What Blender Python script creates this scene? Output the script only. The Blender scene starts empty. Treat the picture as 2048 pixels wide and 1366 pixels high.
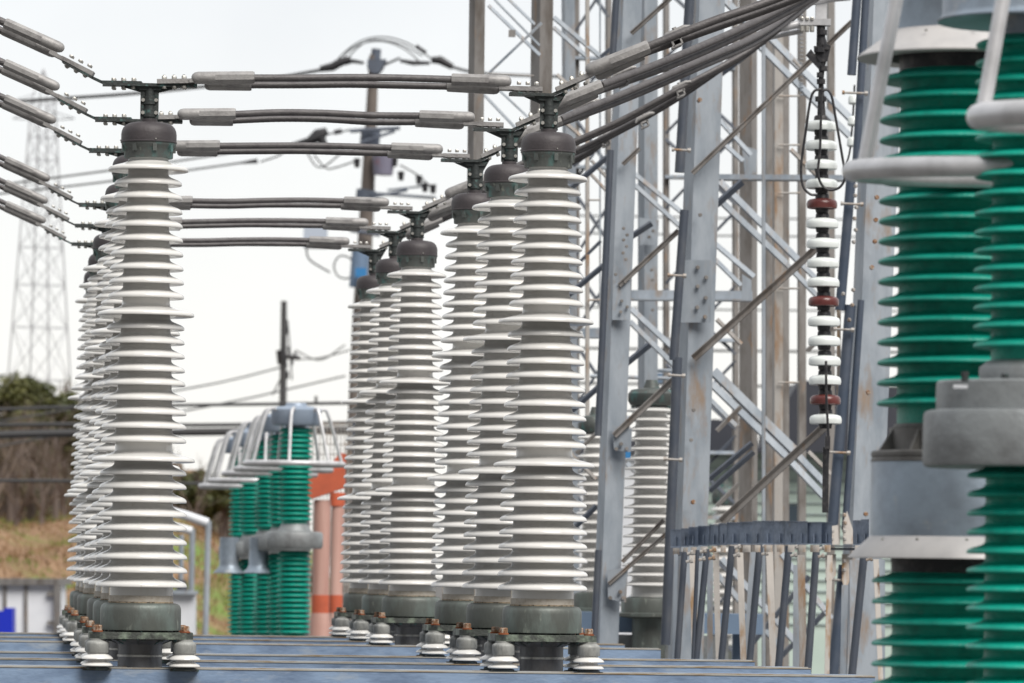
import bpy, math, random
from mathutils import Vector, Matrix
random.seed(7)
S = bpy.context.scene
COL = S.collection
PI = math.pi
# ------------------------------------------------------------------ camera
F = 10000.0                      # focal length in pixels of the 2048 px wide picture
ZC = 3.0
PITCH = math.atan(0.04655); ROLL = math.radians(0.8)
fwd = Vector((0, math.cos(PITCH), math.sin(PITCH)))
r0 = Vector((1, 0, 0)); u0 = Vector((0, -math.sin(PITCH), math.cos(PITCH)))
right = r0*math.cos(ROLL) + u0*math.sin(ROLL)
up = -r0*math.sin(ROLL) + u0*math.cos(ROLL)
CAM = Vector((0, 0, ZC))
cd = bpy.data.cameras.new('camera'); cam = bpy.data.objects.new('camera', cd); COL.objects.link(cam)
mw = Matrix((right, up, -fwd)).transposed().to_4x4(); mw.translation = CAM
cam.matrix_world = mw
cd.sensor_width = 36; cd.lens = 36*F/2048; cd.clip_start = 0.5; cd.clip_end = 6000
cd.dof.use_dof = True; cd.dof.focus_distance = 16.3; cd.dof.aperture_fstop = 9.5; cd.dof.aperture_blades = 9
S.camera = cam

def P(px, py, d):
    r = fwd + right*((px-1024)/F) + up*((683-py)/F)
    return CAM + r*(d/r.y)

# ------------------------------------------------------------------ materials
def mat(name, col, rough=0.5, metal=0.0, col2=None, scale=8.0, mix=(0.4, 0.65), bump=0.0, bscale=None, spec=0.5,
        col3=None, scale3=3.0, mix3=(0.55, 0.7), stretch=(1, 1, 1), coat=0.0, vary=0.0):
    m = bpy.data.materials.new(name); m.use_nodes = True
    nt = m.node_tree; N = nt.nodes; Lk = nt.links
    b = N['Principled BSDF']
    b.inputs['Roughness'].default_value = rough; b.inputs['Metallic'].default_value = metal
    b.inputs['Specular IOR Level'].default_value = spec
    b.inputs['Coat Weight'].default_value = coat; b.inputs['Coat Roughness'].default_value = 0.08
    b.inputs['Base Color'].default_value = (*col, 1)
    tc = N.new('ShaderNodeTexCoord'); mp = N.new('ShaderNodeMapping'); oi = N.new('ShaderNodeObjectInfo')
    mp.inputs['Scale'].default_value = stretch
    Lk.new(tc.outputs['Object'], mp.inputs['Vector'])
    add = N.new('ShaderNodeVectorMath'); add.operation = 'ADD'
    mul = N.new('ShaderNodeVectorMath'); mul.operation = 'SCALE'; mul.inputs['Scale'].default_value = 13.0
    cmb = N.new('ShaderNodeCombineXYZ')
    for k in range(3): Lk.new(oi.outputs['Random'], cmb.inputs[k])
    Lk.new(cmb.outputs[0], mul.inputs[0]); Lk.new(mp.outputs[0], add.inputs[0]); Lk.new(mul.outputs[0], add.inputs[1])
    cur = None
    def layer(prev, c, sc, rng):
        n = N.new('ShaderNodeTexNoise'); n.inputs['Scale'].default_value = sc; n.inputs['Detail'].default_value = 6
        n.inputs['Roughness'].default_value = 0.62
        Lk.new(add.outputs[0], n.inputs['Vector'])
        mr = N.new('ShaderNodeMapRange'); mr.inputs[1].default_value = rng[0]; mr.inputs[2].default_value = rng[1]
        Lk.new(n.outputs['Fac'], mr.inputs[0])
        mx = N.new('ShaderNodeMix'); mx.data_type = 'RGBA'
        Lk.new(mr.outputs[0], mx.inputs['Factor'])
        if prev is None: mx.inputs['A'].default_value = (*col, 1)
        else: Lk.new(prev, mx.inputs['A'])
        mx.inputs['B'].default_value = (*c, 1)
        return mx.outputs['Result']
    if col2: cur = layer(cur, col2, scale, mix)
    if col3: cur = layer(cur, col3, scale3, mix3)
    if cur and vary:
        vr = N.new('ShaderNodeMapRange'); vr.inputs[3].default_value = 1-vary; vr.inputs[4].default_value = 1.0
        Lk.new(oi.outputs['Random'], vr.inputs[0])
        vm = N.new('ShaderNodeVectorMath'); vm.operation = 'SCALE'; Lk.new(cur, vm.inputs[0]); Lk.new(vr.outputs[0], vm.inputs['Scale']); cur = vm.outputs[0]
    if cur: Lk.new(cur, b.inputs['Base Color'])
    if bump:
        n = N.new('ShaderNodeTexNoise'); n.inputs['Scale'].default_value = bscale or scale*4; n.inputs['Detail'].default_value = 4
        Lk.new(add.outputs[0], n.inputs['Vector'])
        bp = N.new('ShaderNodeBump'); bp.inputs['Strength'].default_value = bump; bp.inputs['Distance'].default_value = 0.01
        Lk.new(n.outputs['Fac'], bp.inputs['Height']); Lk.new(bp.outputs[0], b.inputs['Normal'])
    return m

porc = mat('porcelain', (.76, .75, .73), .12, 0, (.68, .67, .64), 14, (.5, .8), spec=.5, col3=(.54, .50, .43), scale3=40, mix3=(.66, .84), stretch=(1, 1, .35), vary=.10)
cement = mat('cement', (.60, .55, .48), .9, 0, (.50, .44, .36), 60, (.45, .65), bump=.3)
grime = mat('joint_grime', (.42, .33, .23), .9, 0, (.10, .08, .06), 120, (.48, .58))
capm = mat('cap_paint', (.055, .048, .052), .55, .1, (.085, .074, .077), 9, (.45, .75), bump=.12, bscale=120)
bronze = mat('patina', (.105, .115, .11), .55, .35, (.10, .21, .20), 22, (.5, .68), bump=.2, bscale=90, col3=(.30, .32, .28), scale3=45, mix3=(.62, .75), stretch=(1, 1, .5))
housing = mat('housing', (.115, .125, .115), .5, .25, (.19, .235, .22), 9, (.48, .72), bump=.15, bscale=80, col3=(.40, .43, .38), scale3=30, mix3=(.62, .8), stretch=(1, 1, .4))
termm = mat('terminal_metal', (.055, .062, .062), .5, .4, (.10, .20, .19), 40, (.56, .7), bump=.2, bscale=120)
platem = mat('plate_metal', (.075, .082, .075), .55, .35, (.24, .29, .23), 18, (.48, .66), bump=.3, bscale=90, stretch=(1, 1, 1))
alu = mat('cast_aluminium', (.38, .37, .365), .55, .3, (.24, .23, .23), 25, (.45, .7), bump=.15, bscale=120, vary=.15)
aludark = mat('dark_aluminium', (.15, .145, .15), .55, .4, (.24, .23, .23), 60, (.5, .7), bump=.4, bscale=200)
cablem = mat('cable_metal', (.125, .118, .12), .55, .3, (.085, .078, .082), 30, (.45, .7), bump=.2, bscale=150)
boltm = mat('bolt_metal', (.50, .49, .46), .4, .7, (.25, .24, .23), 60, (.5, .7))
rustbolt = mat('rusty_bolt', (.36, .20, .11), .8, .2, (.16, .08, .045), 90, (.45, .6), bump=.4, col3=(.50, .43, .36), scale3=70, mix3=(.48, .62))
galv = mat('galvanised_steel', (.43, .475, .53), .5, .2, (.29, .335, .39), 9, (.42, .68), bump=.1, bscale=60, col3=(.36, .28, .22), scale3=12, mix3=(.54, .72), stretch=(1, 1, .3), vary=.22)
galvrust = mat('rusty_steel', (.42, .40, .38), .65, .2, (.30, .17, .08), 14, (.50, .70), bump=.25, bscale=70, col3=(.13, .08, .05), scale3=22, mix3=(.62, .75), stretch=(1, 1, .25))
galvwarm = mat('weathered_steel', (.29, .275, .265), .55, .3, (.16, .14, .125), 12, (.45, .68), bump=.15, bscale=60, col3=(.33, .20, .11), scale3=16, mix3=(.58, .74), stretch=(1, 1, .25), vary=.25)
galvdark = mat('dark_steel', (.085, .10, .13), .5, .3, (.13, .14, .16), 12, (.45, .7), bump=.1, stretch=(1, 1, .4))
rustflat = mat('rust_streaked_plate', (.62, .58, .54), .7, 0, (.42, .25, .12), 16, (.50, .66), bump=.2, col3=(.16, .09, .05), scale3=20, mix3=(.64, .74), stretch=(1, 1, .3))
beamm = mat('blue_galvanised_channel', (.27, .37, .53), .42, .15, (.16, .225, .345), 12, (.40, .66), bump=.12, bscale=90, col3=(.36, .42, .50), scale3=16, mix3=(.55, .72), stretch=(.5, 1, 1.4))
beamin = mat('channel_edge', (.42, .41, .38), .6, .2, (.28, .19, .10), 20, (.45, .65), stretch=(.3, 1, 1))
greenm = mat('green_silicone', (.0, .36, .265), .45, 0, (.0, .24, .18), 22, (.45, .7), bump=.25, bscale=140, col3=(.05, .30, .23), scale3=45, mix3=(.58, .75), vary=.15)
galvhood = mat('zinc_hood', (.30, .36, .43), .42, .45, (.19, .22, .26), 5, (.42, .66), bump=.1, bscale=40, col3=(.42, .42, .41), scale3=9, mix3=(.6, .75))
skirtm = mat('pale_zinc_skirt', (.56, .54, .53), .5, .2, (.42, .41, .41), 6, (.42, .68), bump=.1)
drumm = mat('grey_casting', (.30, .32, .33), .55, .3, (.17, .175, .18), 7, (.42, .68), bump=.2, bscale=60)
ringm = mat('corona_ring_alu', (.66, .66, .68), .38, .3, (.44, .44, .45), 10, (.4, .7))
glassy = mat('white_disc_porcelain', (.78, .82, .81), .2, 0, (.68, .72, .71), 20, (.5, .75))
brownporc = mat('brown_porcelain', (.11, .03, .028), .25, 0, (.16, .05, .045), 20, (.45, .7))
blackm = mat('black_fitting', (.035, .035, .04), .5, .4, (.09, .085, .085), 40, (.5, .7))
whitem = mat('white_paint', (.74, .76, .80), .45, 0, (.66, .68, .73), 3, (.4, .7))
pinkm = mat('faded_pink_paint', (.66, .42, .36), .6, 0, (.46, .24, .20), 4, (.4, .7), stretch=(1, 1, .1))
orangem = mat('orange_paint', (.62, .13, .06), .6, 0, (.45, .10, .05), 4, (.4, .7))
bluem = mat('blue_plastic', (.01, .03, .55), .45)
concr = mat('concrete_pole', (.20, .17, .15), .85, 0, (.12, .10, .09), 2, (.4, .7), stretch=(1, 1, .2))
wirem = mat('insulated_wire', (.045, .045, .048), .6)
bluegrey = mat('blue_grey_paint', (.20, .28, .40), .5, .1, (.15, .22, .33), 2, (.4, .7))
cyanm = mat('bright_blue_paint', (.04, .22, .50), .5)
palegreen = mat('pale_green_wall', (.55, .66, .60), .8, 0, (.47, .58, .52), 1.2, (.4, .7))
darkroof = mat('dark_roof', (.035, .04, .055), .6, 0, (.06, .06, .075), 1.0, (.4, .7))
windowm = mat('window_glass', (.05, .07, .09), .12)
whitebox = mat('container_white', (.84, .86, .90), .45, 0, (.76, .78, .83), 2, (.4, .7))
barkm = mat('bark', (.13, .10, .09), .9, 0, (.20, .16, .14), 6, (.4, .7), stretch=(1, 1, .2))
leafm = mat('evergreen_leaf', (.055, .065, .018), .6, 0, (.13, .125, .025), .6, (.4, .65))
twigm = mat('bare_twig', (.15, .12, .11), .9, 0, (.20, .15, .11), 3, (.4, .7))
gravel = mat('gravel', (.13, .125, .12), .95, 0, (.08, .075, .07), 30, (.4, .65), bump=.5, bscale=80)
hillm = mat('dry_grass_hill', (.20, .115, .06), .95, 0, (.29, .18, .10), .8, (.40, .6), bump=.6, bscale=6, col3=(.14, .21, .035), scale3=.16, mix3=(.50, .60))
brushm = mat('dry_brush', (.15, .12, .118), .95, 0, (.20, .145, .10), .9, (.42, .6), col3=(.085, .10, .04), scale3=.35, mix3=(.50, .62))
pylonm = mat('pylon_steel', (.42, .42, .44), .6, .2)

# ------------------------------------------------------------------ mesh builder
class MB:
    def __init__(s): s.v = []; s.f = []; s.sm = []
    def add(s, vs, fs, smooth=False):
        o = len(s.v); s.v += [Vector(v) for v in vs]
        for f in fs: s.f.append([i+o for i in f]); s.sm.append(smooth)
    def box(s, c, sx, sy, sz, R=None):
        c = Vector(c); vs = []
        for x in (-.5, .5):
            for y in (-.5, .5):
                for z in (-.5, .5):
                    w = Vector((x*sx, y*sy, z*sz)); vs.append(c + (R @ w if R else w))
        s.add(vs, [(0,1,3,2), (4,6,7,5), (0,4,5,1), (2,3,7,6), (0,2,6,4), (1,5,7,3)])
    def prism(s, pts, ext):              # planar polygon (world points) extruded by vector ext
        n = len(pts); a = [Vector(p) for p in pts]; ext = Vector(ext)
        s.add(a + [p+ext for p in a], [tuple(range(n))[::-1], tuple(range(n, 2*n))] + [(i, (i+1) % n, n+(i+1) % n, n+i) for i in range(n)])
    def sweep(s, p0, p1, prof, e1, e2):  # profile (list of 2D) extruded between points
        a = [p0 + e1*x + e2*y for x, y in prof]
        s.prism(a, p1-p0)
    def angle(s, p0, p1, w, t, e1, e2, w2=None):
        w2 = w2 or w
        s.sweep(p0, p1, [(0,0), (w,0), (w,t), (t,t), (t,w2), (0,w2)], e1, e2)
    def tube(s, pts, rad, seg=12, lobes=0, twist=0, caps=True, smooth=True):
        pts = [Vector(p) for p in pts]; n = len(pts)
        if not hasattr(rad, '__len__'): rad = [rad]*n
        vs = []; ref = None; dist = 0
        for i, p in enumerate(pts):
            t = (pts[min(i+1, n-1)] - pts[max(i-1, 0)]).normalized()
            if ref is None:
                ref = t.orthogonal().normalized() if abs(t.z) > .9 else Vector((0,0,1)).cross(t).normalized()
            a = (ref - t*ref.dot(t)).normalized(); ref = a; b = t.cross(a)
            if i: dist += (p-pts[i-1]).length
            for k in range(seg):
                th = 2*PI*k/seg + (PI/seg if not smooth else 0); r = rad[i]
                if lobes: r *= 1 + .045*math.cos(lobes*(th + twist*dist))
                vs.append(p + a*(r*math.cos(th)) + b*(r*math.sin(th)))
        fs = [(i*seg+k, i*seg+(k+1) % seg, (i+1)*seg+(k+1) % seg, (i+1)*seg+k) for i in range(n-1) for k in range(seg)]
        s.add(vs, fs, smooth)
        if caps:
            s.add(vs[:seg], [tuple(range(seg))[::-1]]); s.add(vs[-seg:], [tuple(range(seg))])
    def lathe(s, prof, seg=48, o=(0,0,0), R=None, smooth=True):
        o = Vector(o); vs = []; m = len(prof)
        for r, z in prof:
            for k in range(seg):
                th = 2*PI*k/seg; w = Vector((r*math.cos(th), r*math.sin(th), z)); vs.append(o + (R @ w if R else w))
        fs = [(i*seg+k, (i+1)*seg+k, (i+1)*seg+(k+1) % seg, i*seg+(k+1) % seg) for i in range(m-1) for k in range(seg)]
        s.add(vs, fs, smooth)
    def torus(s, c, R, r, seg=64, ts=14, Rm=None):
        c = Vector(c); vs = []
        for i in range(seg):
            a = 2*PI*i/seg; d = Vector((math.cos(a), math.sin(a), 0))
            for k in range(ts):
                b = 2*PI*k/ts; q = d*(R + r*math.cos(b)) + Vector((0,0,r*math.sin(b))); vs.append(c + (Rm @ q if Rm else q))
        s.add(vs, [(i*ts+k, ((i+1) % seg)*ts+k, ((i+1) % seg)*ts+(k+1) % ts, i*ts+(k+1) % ts) for i in range(seg) for k in range(ts)], True)
    def hexb(s, p, n, r, h, seg=6):
        p = Vector(p); n = Vector(n).normalized()
        s.tube([p, p+n*h*.8, p+n*h], [r, r, r*.85], seg, smooth=False)
    def split(s, name, m, parent=None):
        par = list(range(len(s.v)))
        def fd(i):
            while par[i] != i: par[i] = par[par[i]]; i = par[i]
            return i
        for f in s.f:
            for j in f[1:]: par[fd(j)] = fd(f[0])
        # caps of tubes repeat their vertices: merge equal positions
        seen = {}
        for i, v in enumerate(s.v):
            key = (round(v.x, 5), round(v.y, 5), round(v.z, 5))
            if key in seen: par[fd(i)] = fd(seen[key])
            else: seen[key] = i
        comps = {}
        for fi, f in enumerate(s.f): comps.setdefault(fd(f[0]), []).append(fi)
        out = []
        for fl in comps.values():
            q = MB(); mp = {}
            for fi in fl:
                g = []
                for i in s.f[fi]:
                    if i not in mp: mp[i] = len(q.v); q.v.append(s.v[i])
                    g.append(mp[i])
                q.f.append(g); q.sm.append(s.sm[fi])
            out.append(q.done(name, m, parent))
        return out
    def done(s, name, m, parent=None, loc=None):
        o0 = Vector(loc) if loc is not None else (parent_loc(parent) if parent else Vector())
        me = bpy.data.meshes.new(name); me.from_pydata([tuple(v-o0) for v in s.v], [], s.f)
        me.polygons.foreach_set('use_smooth', s.sm); me.materials.append(m)
        me.update()
        if any(s.sm): me.set_sharp_from_angle(angle=math.radians(38))
        ob = bpy.data.objects.new(name, me); COL.objects.link(ob)
        if parent: ob.parent = parent
        elif loc is not None: ob.location = loc
        if any(s.sm) and not all(s.sm): pass
        return ob
def parent_loc(p):
    v = Vector()
    while p: v += p.location; p = p.parent
    return v
def tag(o, label=None, cat=None, group=None, kind=None):
    if label: o['label'] = label
    if cat: o['category'] = cat
    if group: o['group'] = group
    if kind: o['kind'] = kind
    return o
def thing(name, label, cat, loc=(0,0,0), group=None):
    o = bpy.data.objects.new(name, None); COL.objects.link(o); o.location = loc; o.empty_display_size = .2
    return tag(o, label, cat, group)
def copy_tree(o, delta=None, label=None, parent=None, scale=None):
    c = o.copy(); COL.objects.link(c)
    if parent: c.parent = parent
    if delta is not None: c.location = o.location + delta
    if label: c['label'] = label
    for ch in [x for x in o.children if not x.get('skip')]: copy_tree(ch, parent=c)
    return c
def crv(pts, n=10):                      # catmull-rom through points
    pts = [Vector(p) for p in pts]; q = [pts[0]*2-pts[1]] + pts + [pts[-1]*2-pts[-2]]; out = []
    for i in range(1, len(q)-2):
        for k in range(n):
            t = k/n; a, b, c, d = q[i-1:i+3]
            out.append(.5*((2*b) + (c-a)*t + (2*a-5*b+4*c-d)*t*t + (3*b-a-3*c+d)*t**3))
    out.append(pts[-1]); return out

# ------------------------------------------------------------------ the twelve bushings
U = 1.6/1006                              # one picture pixel at the nearest right-hand bushing, in metres
HR = [1006, 931, 865, 755, 713, 674]
HL = [1021, 945, 879, 764, 720, 681]
XR = [1083.5, 1005.6, 937.5, 823, 779, 739]
XL = [280.7, 260, 243, 214, 203, 193]
def base_pt(x, h, dy=0):
    return P(x, 1148.5 + .014*(x-1024) + .118*h + dy*h/1006, F*1.6/h)
RB = [base_pt(x, h) for x, h in zip(XR, HR)]
LB = [base_pt(x, h, 4) for x, h in zip(XL, HL)]
YAW = math.radians(5.6)
Rz = Matrix.Rotation(YAW, 3, 'Z')

def interp(t, tab):
    for (a, va), (b, vb) in zip(tab, tab[1:]):
        if t <= b: return va + (vb-va)*(t-a)/(b-a)
    return tab[-1][1]
core_tab = [(330, 39.5), (380, 39.5), (460, 41.8), (560, 45.5), (630, 46.5), (730, 51), (850, 55), (920, 56), (1000, 58.5), (1100, 61.5), (1215, 63)]
shed_tab = [(360, 66), (388, 67), (445, 69), (600, 74.5), (673, 76.5), (757, 79), (841, 83.5), (896, 84), (960, 85.5), (1069, 88), (1152, 90.5), (1181, 90)]
tips = [(360, 79.5)] + [(y, None) for y in (388, 416, 444, 472, 500, 528, 556, 583.5, 611.5)] + [(646.8, 95.5)] + \
       [(y, None) for y in (673.5, 702, 729.5, 757, 784, 814, 841.5, 869, 896)] + [(934, 101.5)] + \
       [(y, None) for y in (960, 987, 1014, 1042, 1069, 1097, 1125, 1152, 1180)]
def shed_profile(tips, core, shed, ytop, ybot, y0, u):
    pr = [(core(ytop), ytop)]
    for yt, rt in tips:
        rc = core(yt); rt = rt or shed(yt); ov = rt-rc
        for r, dy in ((rc, -22.5), (rc+.7, -20.8), (rc+.07*ov, -19), (rc+.16*ov, -17.2), (rc+.30*ov, -15.3), (rc+.47*ov, -13.5), (rc+.66*ov, -11.5), (rc+.83*ov, -9.4), (rt-2.6, -7.6), (rt-.9, -5.6), (rt-.2, -3.2), (rt, -1.6), (rt-.6, -.2), (rt-2.2, .3), (rt-5, -.2), (rc+.5*ov, -1.2), (rc+3, -1.8), (rc, -2.8)):
            pr.append((r, yt+dy))
    pr.append((core(ybot), ybot))
    return [(r*u, (y0-y)*u) for r, y in pr]

def make_bushing(seg):
    t = thing('porcelain_bushing', '', 'bushing', (0, 0, 0))
    Y0 = 1267
    def h(y): return (Y0-y)*U
    def lat(mb, prof, sg=seg, o=(0,0,0)): mb.lathe([(r*U, h(y)) for r, y in prof], sg, o)
    m = MB(); m.lathe(shed_profile(tips, lambda y: interp(y, core_tab), lambda y: interp(y, shed_tab), 328, 1199, Y0, U), seg)
    m.done('porcelain_shed_column', porc, t)
    m = MB(); lat(m, [(63.1, 1196.5), (63.5, 1197.2), (63.6, 1213)]); jn = m.done('cement_joint', cement, t)
    m = MB(); lat(m, [(63.7, 1208.6), (64.0, 1209), (64.0, 1213)]); m.done('joint_grime', grime, jn)
    # top casting and rain cap
    m = MB(); lat(m, [(0, 334), (40, 334), (47.5, 334), (48.3, 332), (48.6, 316), (50, 314), (53.2, 310), (54, 307), (54, 304), (20, 304)])
    for k in range(8):
        a = 2*PI*k/8+.3; m.box((math.cos(a)*50*U, math.sin(a)*50*U, h(315)), 8*U, 8*U, 14*U, Matrix.Rotation(a, 3, 'Z'))
    m.done('top_flange', bronze, t)
    m = MB(); lat(m, [(50, 304), (55.5, 304), (55.8, 302), (54.6, 301), (54.8, 287), (53.6, 280), (51, 274), (46, 268.5), (39, 265), (30, 263.2), (16, 262.6), (16, 256), (0, 256)])
    cap = m.done('rain_cap', capm, t)
    m = MB()
    for a in (-1.25, -PI+.05, .5, 2.2): m.hexb((math.cos(a)*54.6*U, math.sin(a)*54.6*U, h(299)), (math.cos(a), math.sin(a), 0), 1.6*U, 2.2*U)
    m.split('cap_screw', boltm, cap)
    # bottom housing
    m = MB(); lat(m, [(60, 1211), (68, 1211.2), (73, 1212.5), (77, 1216), (79, 1221), (79.5, 1227), (79.5, 1262), (78.8, 1264.5), (60, 1264.5)])
    m.done('base_housing', housing, t)
    m = MB(); lat(m, [(64, 1264), (64, 1268.5)])
    for k in range(16):
        a = 2*PI*k/16+.1; m.tube([(math.cos(a)*73*U, math.sin(a)*73*U, h(1270)), (math.cos(a)*73*U, math.sin(a)*73*U, h(1263.5))], 2.6*U, 6)
    m.done('flange_bolts_ring', termm, t)
    # chamfered square plate
    m = MB(); a, c = 101*U, 20*U
    pts = [(-a, -a+c), (-a+c, -a), (a-c, -a), (a, -a+c), (a, a-c), (a-c, a), (-a+c, a), (-a, a-c)]
    m.prism([Rz @ Vector((x, y, h(1281))) for x, y in pts], (0, 0, 13*U))
    plate = m.done('mounting_plate', platem, t)
    m = MB()
    for k in range(12):
        an = 2*PI*k/12+.16; d = Vector((math.cos(an), math.sin(an), 0)); q = d*74*U; q.z = h(1281.2)
        m.hexb(q, (0, 0, -1), 4.4*U, 5*U)
    for k in range(8):
        an = 2*PI*k/8; d = Vector((math.cos(an), math.sin(an), 0)); n = Vector((-d.y, d.x, 0))*1.5*U
        a0 = d*42*U; a1 = d*72*U
        m.prism([Vector((a0.x, a0.y, h(1281)))-n, Vector((a1.x, a1.y, h(1281)))-n, Vector((a0.x, a0.y, h(1293)))-n], n*2)
    m.split('plate_rib', bronze, plate)
    # pipe below
    m = MB(); lat(m, [(0, 1281), (58, 1281.2), (58, 1284), (46, 1290), (43.5, 1292), (43.5, 1390), (50, 1392), (50, 1400), (0, 1400)])
    m.done('turret_pipe', mat('turret_paint', (.21, .21, .215), .45, .3, (.13, .125, .125), 12, (.42, .65), bump=.12, col3=(.30, .31, .32), scale3=20, mix3=(.62, .78), stretch=(1,1,.4)) if 'turret_paint' not in bpy.data.materials else bpy.data.materials['turret_paint'], t)
    m = MB(); lat(m, [(43.5, 1312.4), (45.2, 1312.6), (45.3, 1316.8), (43.5, 1317)]); m.done('pipe_band', boltm, t)
    # four stand-off insulators and their bolts
    for sx in (-1, 1):
        for sy in (-1, 1):
            q = Rz @ Vector((sx*85*U, sy*85*U, 0))
            m = MB(); lat(m, [(14, 1290), (18.5, 1309), (20, 1311.5), (27, 1315), (30.5, 1318), (31, 1320), (29.5, 1321.5), (19, 1321.5), (18.5, 1325), (21, 1326.5), (28, 1329.5), (30.5, 1332), (30.6, 1333.6), (29, 1334.6), (17, 1334.6), (17, 1338)], 28, q)
            so = m.done('standoff_insulator', porc, t)
            m = MB(); lat(m, [(0, 1281), (15.8, 1281), (15.8, 1284.6), (18.4, 1286), (20.8, 1287.6), (22.2, 1290), (22.4, 1292.5), (22.4, 1307.5), (21.8, 1308.4), (0, 1308.4)], 28, q); m.done('standoff_cap', alu2, so)
            m = MB(); lat(m, [(19, 1335.5), (22.5, 1336.5), (22.5, 1342)], 28, q); m.box(q+Vector((0,0,h(1341.5)))+Rz @ Vector((0,6*U,0)), 56*U, 30*U, 3*U, Rz); m.done('standoff_foot', termm, so)
            m = MB(); m.hexb(q+Vector((0,0,h(1265))), (0,0,1), 8.6*U, 10.5*U); pb = m.done('plate_bolt', rustbolt, t)
            m = MB(); m.tube([q+Vector((0,0,h(1268))), q+Vector((0,0,h(1265)))], 10.4*U, 18, smooth=False); m.done('washer', washm, pb)
    return t
washm = mat('rusty_washer', (.30, .09, .03), .85, 0, (.18, .05, .02), 60, (.45, .6))
alu2 = mat('grey_cap_casting', (.34, .345, .33), .6, .25, (.14, .145, .145), 22, (.47, .66), bump=.2, bscale=100, stretch=(1, 1, .4))

def terminal(side):
    """top clamp; arms along local x (before yaw)"""
    m = MB(); Y0 = 1267
    def V(x, y, yy=0): return Rz @ Vector((x*U, yy*U, (Y0-y)*U))
    X = Rz @ Vector((1,0,0)); Yv = Rz @ Vector((0,1,0)); Z = Vector((0,0,1))
    D = 30
    # vertical wings and clamp shells
    m.prism([V(-18, 256, -3), V(-5, 256, -3), V(-5, 192, -3), V(-18, 192, -3)], Yv*6*U)
    m.prism([V(5, 256, -3), V(18, 256, -3), V(18, 192, -3), V(5, 192, -3)], Yv*6*U)
    m.tube([V(0, 255.5), V(0, 192)], 10*U, 20)
    for y in (219, 244):
        m.tube([V(0, y+8), V(0, y-8)], 12.5*U, 20)
    # saddle under the arms
    m.prism([V(-20, 199, -8), V(20, 199, -8), V(30, 190, -8), V(-30, 190, -8)], Yv*16*U)
    if side == 'L':
        m.prism([V(-93, 192, -D/2), V(93, 192, -D/2), V(93, 186, -D/2), V(-93, 186, -D/2)], Yv*D*U)
        m.prism([V(-60, 192, -2), V(-19, 203, -2), V(19, 203, -2), V(60, 192, -2)], Yv*4*U)
    else:
        m.prism([V(-80, 190, -D/2), V(5, 191, -D/2), V(54, 167, -D/2), V(51, 161.5, -D/2), V(3, 185, -D/2), V(-80, 183.5, -D/2)], Yv*D*U)
        m.prism([V(-50, 192, -2), V(-19, 205, -2), V(18, 212, -2), V(38, 176, -2), V(5, 192, -2)], Yv*4*U)
    return m
def terminal_bolts():
    m = MB(); Y0 = 1267
    for x in (-13, 12.5):
        for y in (219, 244):
            m.hexb(Rz @ Vector((x*U, -3*U, (Y0-y)*U)), Rz @ Vector((0,-1,0)), 4.3*U, 5.5*U)
    return m

bush = make_bushing(72)
ordn = ['nearest', 'second', 'third', 'fourth', 'fifth', 'farthest']
first = True
bushings = {}
for side, B, lab in (('R', RB, 'right-hand'), ('L', LB, 'left-hand')):
    tm = None
    for i, b in enumerate(B):
        if first: o = bush; first = False
        else:
            o = copy_tree(bush)
            for ch in list(o.children):
                if ch.name.startswith('terminal'):
                    for gch in list(ch.children): bpy.data.objects.remove(gch, do_unlink=True)
                    bpy.data.objects.remove(ch, do_unlink=True)
        o.location = b
        extra = {('R', 0): 'with the steel tower close behind it', ('L', 0): 'standing alone in front of the pale sky'}.get((side, i), '')
        o['label'] = f'{ordn[i]} white porcelain bushing in the {lab} row' + (' ' + extra if extra else '')
        o['group'] = 'white porcelain bushings in two receding rows'
        if tm is None:
            mb = terminal(side); tmesh = mb.done('terminal_clamp', termm, None, (0,0,0)); tmesh.parent = o
            bbs = terminal_bolts().split('clamp_bolt', boltm, None)
            for bb in bbs: bb.parent = tmesh
            tm = (tmesh, bbs)
        else:
            a = tm[0].copy(); COL.objects.link(a); a.parent = o
            for bb in tm[1]: c = bb.copy(); COL.objects.link(c); c.parent = a
        bushings[(side, i)] = o
    # (each side keeps its own terminal mesh)

# ------------------------------------------------------------------ conductors
d1 = F*1.6/HR[0]; dL1 = F*1.6/HL[0]
def barmesh(mb, pa, pb, thick, depth):
    """flat bar between two points, thickness in the vertical plane"""
    X = (pb-pa).normalized(); Yv = Vector((0,1,0)); Yv = (Yv - X*Yv.dot(X)).normalized(); Z = X.cross(Yv)
    mb.prism([pa - Z*thick/2 - Yv*depth/2, pb - Z*thick/2 - Yv*depth/2, pb + Z*thick/2 - Yv*depth/2, pa + Z*thick/2 - Yv*depth/2], Yv*depth)
    return X, Yv, Z
def barrel(mb, pa, pb, r):
    """compression barrel, round nose at pa, flats near pb"""
    ax = pb-pa
    mb.tube([pa, pa+ax*.015, pa+ax*.05, pa+ax*.11, pa+ax*.38], [r*.25, r*.6, r*.88, r, r], 20)
    mb.tube([pa+ax*.38, pa+ax*.97, pa+ax], [r*1.04, r*1.04, r*.95], 8, smooth=False)
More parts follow.
